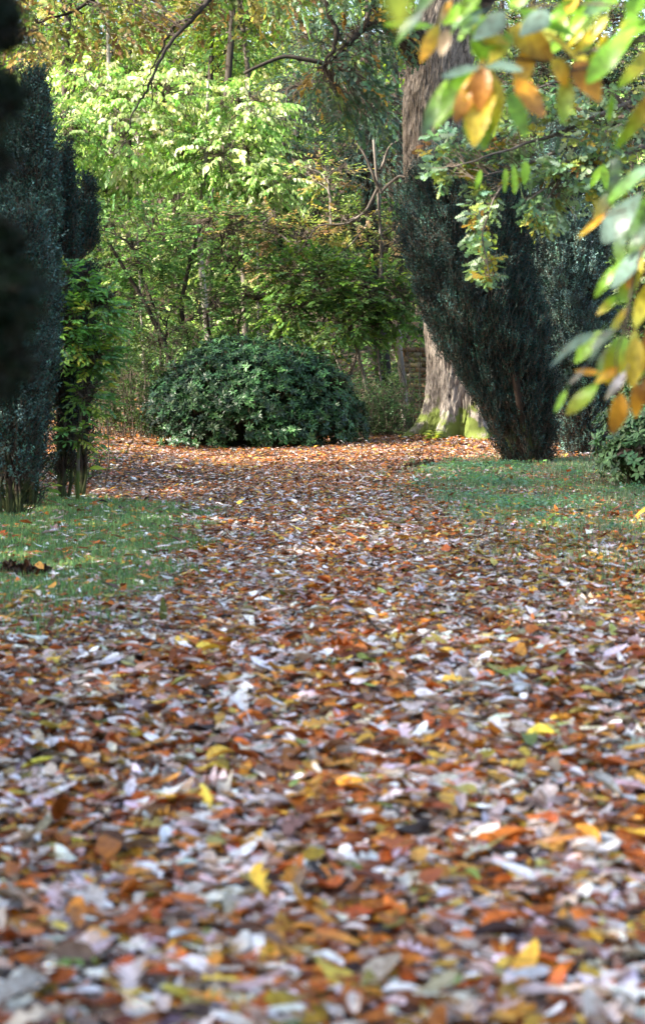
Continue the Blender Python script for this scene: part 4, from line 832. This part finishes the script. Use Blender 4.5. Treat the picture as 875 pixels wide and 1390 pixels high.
# ------------------------------------------------------------------ sweet chestnut boughs close to the camera
def chestnut():
    base = gp(3.4, 5.6); root = thing('sweet_chestnut_tree', 'out-of-focus chestnut boughs with green, yellow and brown leaves hanging in at upper right', 'tree', base)
    tb, lf, tw = Buf(), Buf(), Buf()
    tb.tube(np.array([base + [0, 0, -.1], base + [0, 0, 1.2], base + [-.05, 0, 2.4], base + [0, 0, 4.5]]), [.2, .15, .12, .07], 12); tb.build('trunk', M_BARK, root, base)
    Y = 5.3
    twigs = [([(1500, 60), (1000, 30), (875, 52), (800, 70), (745, 84), (690, 78), (640, 50), (600, 35)], .0075, .0022), ([(875, 52), (800, 92), (760, 96), (706, 104), (662, 96)], .004, .002), ([(1500, 60), (1000, 210), (900, 300), (868, 345), (855, 400), (845, 450)], .007, .003),
             ([(855, 400), (850, 440), (835, 480), (838, 540)], .003, .0015), ([(900, 300), (870, 280), (820, 292)], .003, .0015), ([(875, 10), (800, 5), (700, 10), (620, 5)], .004, .002), ([(1500, 60), (1200, -60), (1000, -40), (875, 10)], .008, .004), ([(850, 440), (830, 452), (800, 456)], .002, .0015)]
    for p, a, b in twigs:
        q = np.array([at(x, y, Y + .06 * math.sin(x * .02)) for x, y in p]); q[0, 2] = max(q[0, 2], 1) ; tb2 = tw
        if p[0][0] == 1500: q[0] = base + np.array([-.05, 0, 2.2])
        t = np.linspace(0, len(q) - 1, len(q) * 5); q = np.stack([np.interp(t, range(len(q)), q[:, k]) for k in range(3)], -1); q[1:-1] = (q[:-2] + q[1:-1] * 2 + q[2:]) / 4
        tb2.tube(q, np.linspace(a, b, len(q)), 8)
    G, G2, YE, OR, BRN, BL, PY, LIL, TAN = (.17, .37, .03), (.26, .47, .05), (.68, .52, .05), (.74, .36, .03), (.36, .16, .03), (.14, .22, .18), (.52, .54, .12), (.5, .47, .5), (.42, .30, .18)  # BL: dark green leaves facing up, sky reflection put into the bluish tone
    LV = [(657, 92, 642, 198, 46, YE, YE, 0), (664, 94, 672, 180, 36, YE, (.5, .5, .06), .02), (650, 92, 618, 168, 30, OR, BRN, -.02), (655, 90, 650, 150, 34, BRN, BRN, -.05), (648, 100, 632, 190, 26, YE, G2, .03), (640, 98, 606, 150, 26, YE, G2, .05), (640, 96, 588, 176, 34, G, G2, .02), (668, 92, 600, 112, 20, BL, BL, -.03), (606, 108, 572, 186, 20, G2, BL, .04), (655, 150, 657, 203, 26, G2, G2, .03), (690, 125, 716, 187, 28, G, G2, .0), (700, 108, 738, 160, 32, OR, BRN, .02),
          (655, 92, 708, 103, 26, BL, BL, -.05), (572, 18, 533, 62, 17, BL, G, 0), (594, 34, 571, 84, 22, YE, OR, 0), (607, 40, 598, 76, 20, TAN, TAN, -.02), (600, 38, 522, 26, 14, G, G2, .04), (612, 0, 594, 32, 12, OR, LIL, 0), (686, 18, 640, 52, 32, BL, BL, -.04), (742, 14, 704, 48, 40, BL, BL, -.05),
          (662, 12, 620, 34, 20, BL, G, 0), (662, 30, 650, 84, 42, G2, G, .03), (694, 46, 664, 88, 30, G2, YE, .02), (690, 38, 752, 78, 46, YE, BRN, .03), (676, 74, 658, 98, 17, PY, PY, .03), (700, 12, 786, 42, 24, G, G, 0), (735, 42, 792, 72, 13, YE, YE, -.02), (824, 18, 800, 52, 14, PY, PY, 0),
          (885, 26, 818, 62, 25, G, G, -.05), (862, 36, 794, 112, 38, G, G, -.1), (890, 62, 836, 122, 22, YE, G, -.02), (900, 78, 848, 118, 20, BL, BL, 0), (782, 82, 812, 142, 48, BRN, OR, .05), (748, 80, 774, 112, 30, YE, OR, .0), (768, 104, 764, 168, 28, PY, G2, .06), (720, 60, 700, 130, 30, OR, YE, .06),
          (830, 126, 828, 166, 11, G, G2, .5), (790, 5, 740, 28, 24, G, G, 0), (840, -5, 790, 20, 26, G, BL, .05), (650, -10, 622, 20, 22, G2, G2, 0), (780, -20, 770, 20, 22, YE, OR, .0), (870, -10, 850, 25, 30, G, G, -.05), (720, -20, 690, 14, 26, G, G2, .05), (600, -30, 560, 22, 20, G, BL, 0), (655, 52, 700, 60, 18, YE, YE, -.02),
          (868, 262, 814, 326, 36, BL, BL, -.04), (880, 268, 842, 330, 26, G, BL, .03), (900, 215, 824, 276, 20, BL, G, .0), (822, 290, 784, 320, 9, OR, YE, 0), (868, 338, 832, 396, 30, BL, BL, -.03), (848, 352, 803, 396, 17, G, G2, 0), (868, 345, 840, 412, 32, YE, G, .03), (862, 348, 850, 392, 18, BRN, BRN, .0),
          (806, 452, 742, 496, 15, BL, BL, 0), (816, 450, 778, 492, 28, G2, G2, .03), (834, 446, 796, 492, 17, BL, BL, -.03), (812, 506, 778, 503, 10, OR, OR, 0), (790, 504, 771, 522, 8, LIL, LIL, -.02), (812, 520, 764, 558, 25, G2, PY, 0), (846, 456, 824, 522, 38, G2, YE, .03), (862, 458, 856, 528, 32, YE, YE, .0),
          (842, 534, 833, 590, 29, OR, BRN, 0), (864, 520, 862, 568, 20, BRN, OR, .03), (848, 505, 820, 543, 14, LIL, LIL, -.05), (885, 440, 872, 505, 26, BRN, BRN, .05), (880, 385, 862, 446, 24, YE, PY, .0), (838, 500, 806, 520, 16, OR, YE, 0), (890, 500, 868, 545, 24, BRN, BRN, .0), (826, 470, 808, 512, 14, LIL, G, .04), (768, 530, 752, 560, 10, G2, G2, 0)]
    for k in range(26):
        x = R.uniform(600, 890); y = R.uniform(-45, 70) * (1 if x > 680 else .5); LV.append((x, y, x + R.uniform(-55, 15), y + R.uniform(20, 55), R.uniform(13, 26), [G, G2, YE, BL, G, PY][R.integers(6)], [G, YE, G2, G2][R.integers(4)], R.uniform(.05, .3)))
    for k in range(14):
        x = R.uniform(835, 900); y = R.uniform(180, 480); LV.append((x, y, x + R.uniform(-45, 5), y + R.uniform(25, 60), R.uniform(13, 24), [G, G2, YE, BL, BL, PY][R.integers(6)], [G, YE, G2, G2][R.integers(4)], R.uniform(.05, .3)))
    for k in range(46):                                  # the rest of the bough outside the view
        x = R.uniform(890, 1250); y = R.uniform(-120, 560); LV.append((x, y, x + R.uniform(-60, 30), y + R.uniform(30, 90), R.uniform(18, 40), [G, G2, YE, BL, BRN, PY][R.integers(6)], [G, YE, G2, OR][R.integers(4)], R.uniform(-.2, .2)))
    for (x0, y0, x1, y1, w, c, tc, dd) in LV:
        A = at(x0, y0, Y + dd); B = at(x1, y1, Y + dd + R.uniform(-.03, .01)); L = np.linalg.norm(B - A); wd = w * Y / FPX * 1.0
        n = np.array([[R.normal(0, .25), -1., R.uniform(.2, .7)]])
        if c == BL: n = np.array([[R.normal(-.1, .3), -.65, 1.0]]); wd *= 1.3
        leaves(lf, T_CHEST, A[None], (B - A)[None], n, L, wd, np.array([c]) * math.exp(R.normal(0, .12)), R.normal(-.1, .12), R.normal(.14, .14), R.normal(0, .2), tipcol=np.array([tc]) * math.exp(R.normal(0, .12)))
        lf.tube(np.stack([A, A - (B - A) / L * .018 + np.array([0, 0, .006])]), [.0012, .001], 4, col=np.array(c) * .7)
    # three thin hanging leaves a little farther off
    for (x0, y0, x1, y1, w) in ((686, 228, 684, 262, 9), (697, 224, 698, 264, 11), (713, 218, 711, 252, 15), (816, 225, 800, 255, 12), (818, 222, 822, 258, 13), (652, 230, 645, 258, 9)):
        A, B = at(x0, y0, 7.5), at(x1, y1, 7.5); L = np.linalg.norm(B - A)
        leaves(lf, T_CHEST, A[None], (B - A)[None], np.array([[.2, -1, .3]]), L, w * 7.5 / FPX, np.array([G2]), 0, .1, 0, tipcol=np.array([G]))
        tw.tube(limb_path(A, at(x0 + 25, 150, 6.4), 6, 0, .03), np.linspace(.0012, .0018, 6), 4)
    tw.build('bough', M_TWIG, root, base); lf.build('crown', M_CHEST, root, base)
    # one spray nearer still
    b = Buf(); A, B = at(528, -60, 1.9), at(546, 46, 1.9)
chestnut()
def near_leaf():
    A, B = at(530, -70, 2.1), at(543, 42, 2.1); q = Buf()
    base = gp(3.2, 2.0); root = thing('overhanging_sapling', 'single blurred yellow-green leaf dipping in at top centre, its twig out of view', 'tree', base)
    st = Buf(); st.tube(np.array([base + [0, 0, -.1], base + [0, 0, 1.2], base + [-.1, 0, 2.3]]), [.04, .03, .02], 8); st.tube(limb_path(base + np.array([-.1, 0, 2.2]), A, 9, .05, .02), np.linspace(.012, .002, 9), 6)
    st.build('trunk', M_BARK, root, base)
    leaves(q, T_CHEST, A[None], (B - A)[None], np.array([[.1, -1, .4]]), np.linalg.norm(B - A), .036, np.array([(.2, .34, .03)]), 0, .1, 0, tipcol=np.array([(.36, .4, .04)]))
    q.build('foliage', M_CHEST, root, base)
near_leaf()

# ------------------------------------------------------------------ unseen trees on the sunny side, placed and sized to shade the path
SH = [(-9.5, -7, 6.6), (-9.5, -1.8, 6.6), (-9.8, 1.0, 7.0), (-9.8, 3.8, 7.6), (-10.2, 6.6, 9.5), (-9.3, 9, 12), (-10.2, 14, 12), (-9.6, 19.2, 12), (-14, -4, 8), (-14.5, 1.5, 9), (-15, 7, 12), (-14.5, 12, 13), (-15, 18, 13)]
for i, (x, y, h) in enumerate(SH):
    g = gp(x, y)
    bl = [(g + np.array([R.uniform(-.8, .8), R.uniform(-1.0, 1.0), .9 + h * k / 7]), (2.2, 2.9, 1.5), 150) for k in range(7)]
    tree('tall_shade_tree', 'unseen tall leafy tree beyond the left of the view, placed to shade the path', 'tree', [g, g + [0, 0, h * .5], g + [0, 0, h * .95]], .22, .06, bl, MIDG, (.22, .15), T_DIA, (.6, 1.), 9, M_BARK, group='unseen shade trees beyond the left of the view', gap=.06, limb_r=.05, sublimbs=3, conn=False)
g = gp(-10.4, 27.4)  # unseen tree added to keep the sun off the upper oak trunk
tree('high_shade_tree', 'unseen tall tree with a bare trunk and high crown, added to shade the upper oak', 'tree', [g, g + [0, 0, 7], g + [0, 0, 15.5]], .25, .1, [(g + np.array([R.uniform(-.6, .6), R.uniform(-.6, .6), 9.8 + k * 1.3]), (2.2, 2.2, 1.2), 260) for k in range(5)], DARKC, (.22, .12), T_DIA, (.6, 1.), 10, M_BARK, gap=.08, limb_r=.05, sublimbs=3, conn=False)
g = gp(-10.8, 31.6)  # unseen tree added to shade the elder behind the rhododendron
bx = gp(-9.8, 27.2)  # unseen tree added to shade the rhododendron and the litter before it
tree('thin_shade_tree', 'unseen thin-crowned tree beyond the left of the view, added to shade the rhododendron', 'tree', [bx, bx + [0, 0, 4], bx + [0, 0, 7]], .14, .05, [(bx + np.array([0, R.uniform(-.9, .9), 4.8 + k * .8]), (1.4, 2.3, .7), 100) for k in range(4)], MIDG, (.16, .1), T_DIA, (.5, .9), 9, M_BARK, gap=.2, limb_r=.04, sublimbs=3, conn=False)
tree('broad_shade_tree', 'unseen low broad tree beyond the left of the view, added to shade the elder', 'tree', [g, g + [0, 0, 4], g + [0, 0, 7]], .2, .08, [(g + np.array([R.uniform(-.6, .6), R.uniform(-.8, .8), 1 + k * 1.35]), (2.0, 2.4, 1.2), 110) for k in range(6)], DARKC, (.2, .12), T_DIA, (.6, 1.), 9, M_BARK, gap=.12, limb_r=.05, sublimbs=3, conn=False)

# ------------------------------------------------------------------ sky, sun, camera
EL, AZ = math.radians(31), math.atan2(-1.0, -.42)          # direction towards the sun: left and a little behind the camera
sd = np.array([math.sin(AZ) * math.cos(EL), math.cos(AZ) * math.cos(EL), math.sin(EL)])
w = bpy.data.worlds.new('World'); SC.world = w; w.use_nodes = True
nt = w.node_tree; nt.nodes.clear(); sk = nt.nodes.new('ShaderNodeTexSky'); sk.sky_type = 'NISHITA'; sk.sun_disc = False
sk.sun_elevation = EL; sk.sun_rotation = AZ % (2 * PI); sk.air_density = 1.0; sk.dust_density = 3.0; sk.ozone_density = .6
bg = nt.nodes.new('ShaderNodeBackground'); bg.inputs[1].default_value = .15; wo = nt.nodes.new('ShaderNodeOutputWorld')
nt.links.new(sk.outputs[0], bg.inputs[0]); nt.links.new(bg.outputs[0], wo.inputs[0])
sl = bpy.data.lights.new('sun', 'SUN'); sl.energy = 5.0; sl.angle = math.radians(.53); sl.color = (1, .94, .84)
so = bpy.data.objects.new('sun', sl); COL.objects.link(so); so.rotation_euler = Vector(-sd).to_track_quat('-Z', 'Y').to_euler(); so.location = (-20, -5, 20)

cam = bpy.data.cameras.new('camera'); co = bpy.data.objects.new('camera', cam); COL.objects.link(co); SC.camera = co
co.location = (0, 0, EYE); co.rotation_euler = (PI / 2 - TH, 0, 0)
cam.sensor_fit = 'VERTICAL'; cam.sensor_height = 24; cam.sensor_width = 24; cam.lens = FPX / 1390 * 24
cam.clip_start = .05; cam.clip_end = 600
cam.dof.use_dof = True; cam.dof.focus_distance = 27; cam.dof.aperture_fstop = 2.45; cam.dof.aperture_blades = 0
SC.view_settings.view_transform = 'Standard'; SC.view_settings.look = 'None'; SC.view_settings.gamma = 1; SC.view_settings.exposure = 2.1
SC.render.engine = 'CYCLES'; SC.cycles.use_denoising = True
try: SC.cycles.denoiser = 'OPENIMAGEDENOISE'
except Exception: pass
SC.cycles.max_bounces = 6; SC.cycles.diffuse_bounces = 3; SC.cycles.glossy_bounces = 2; SC.cycles.transmission_bounces = 3; SC.cycles.transparent_max_bounces = 4
SC.cycles.sample_clamp_indirect = 6; SC.cycles.caustics_reflective = False; SC.cycles.caustics_refractive = False
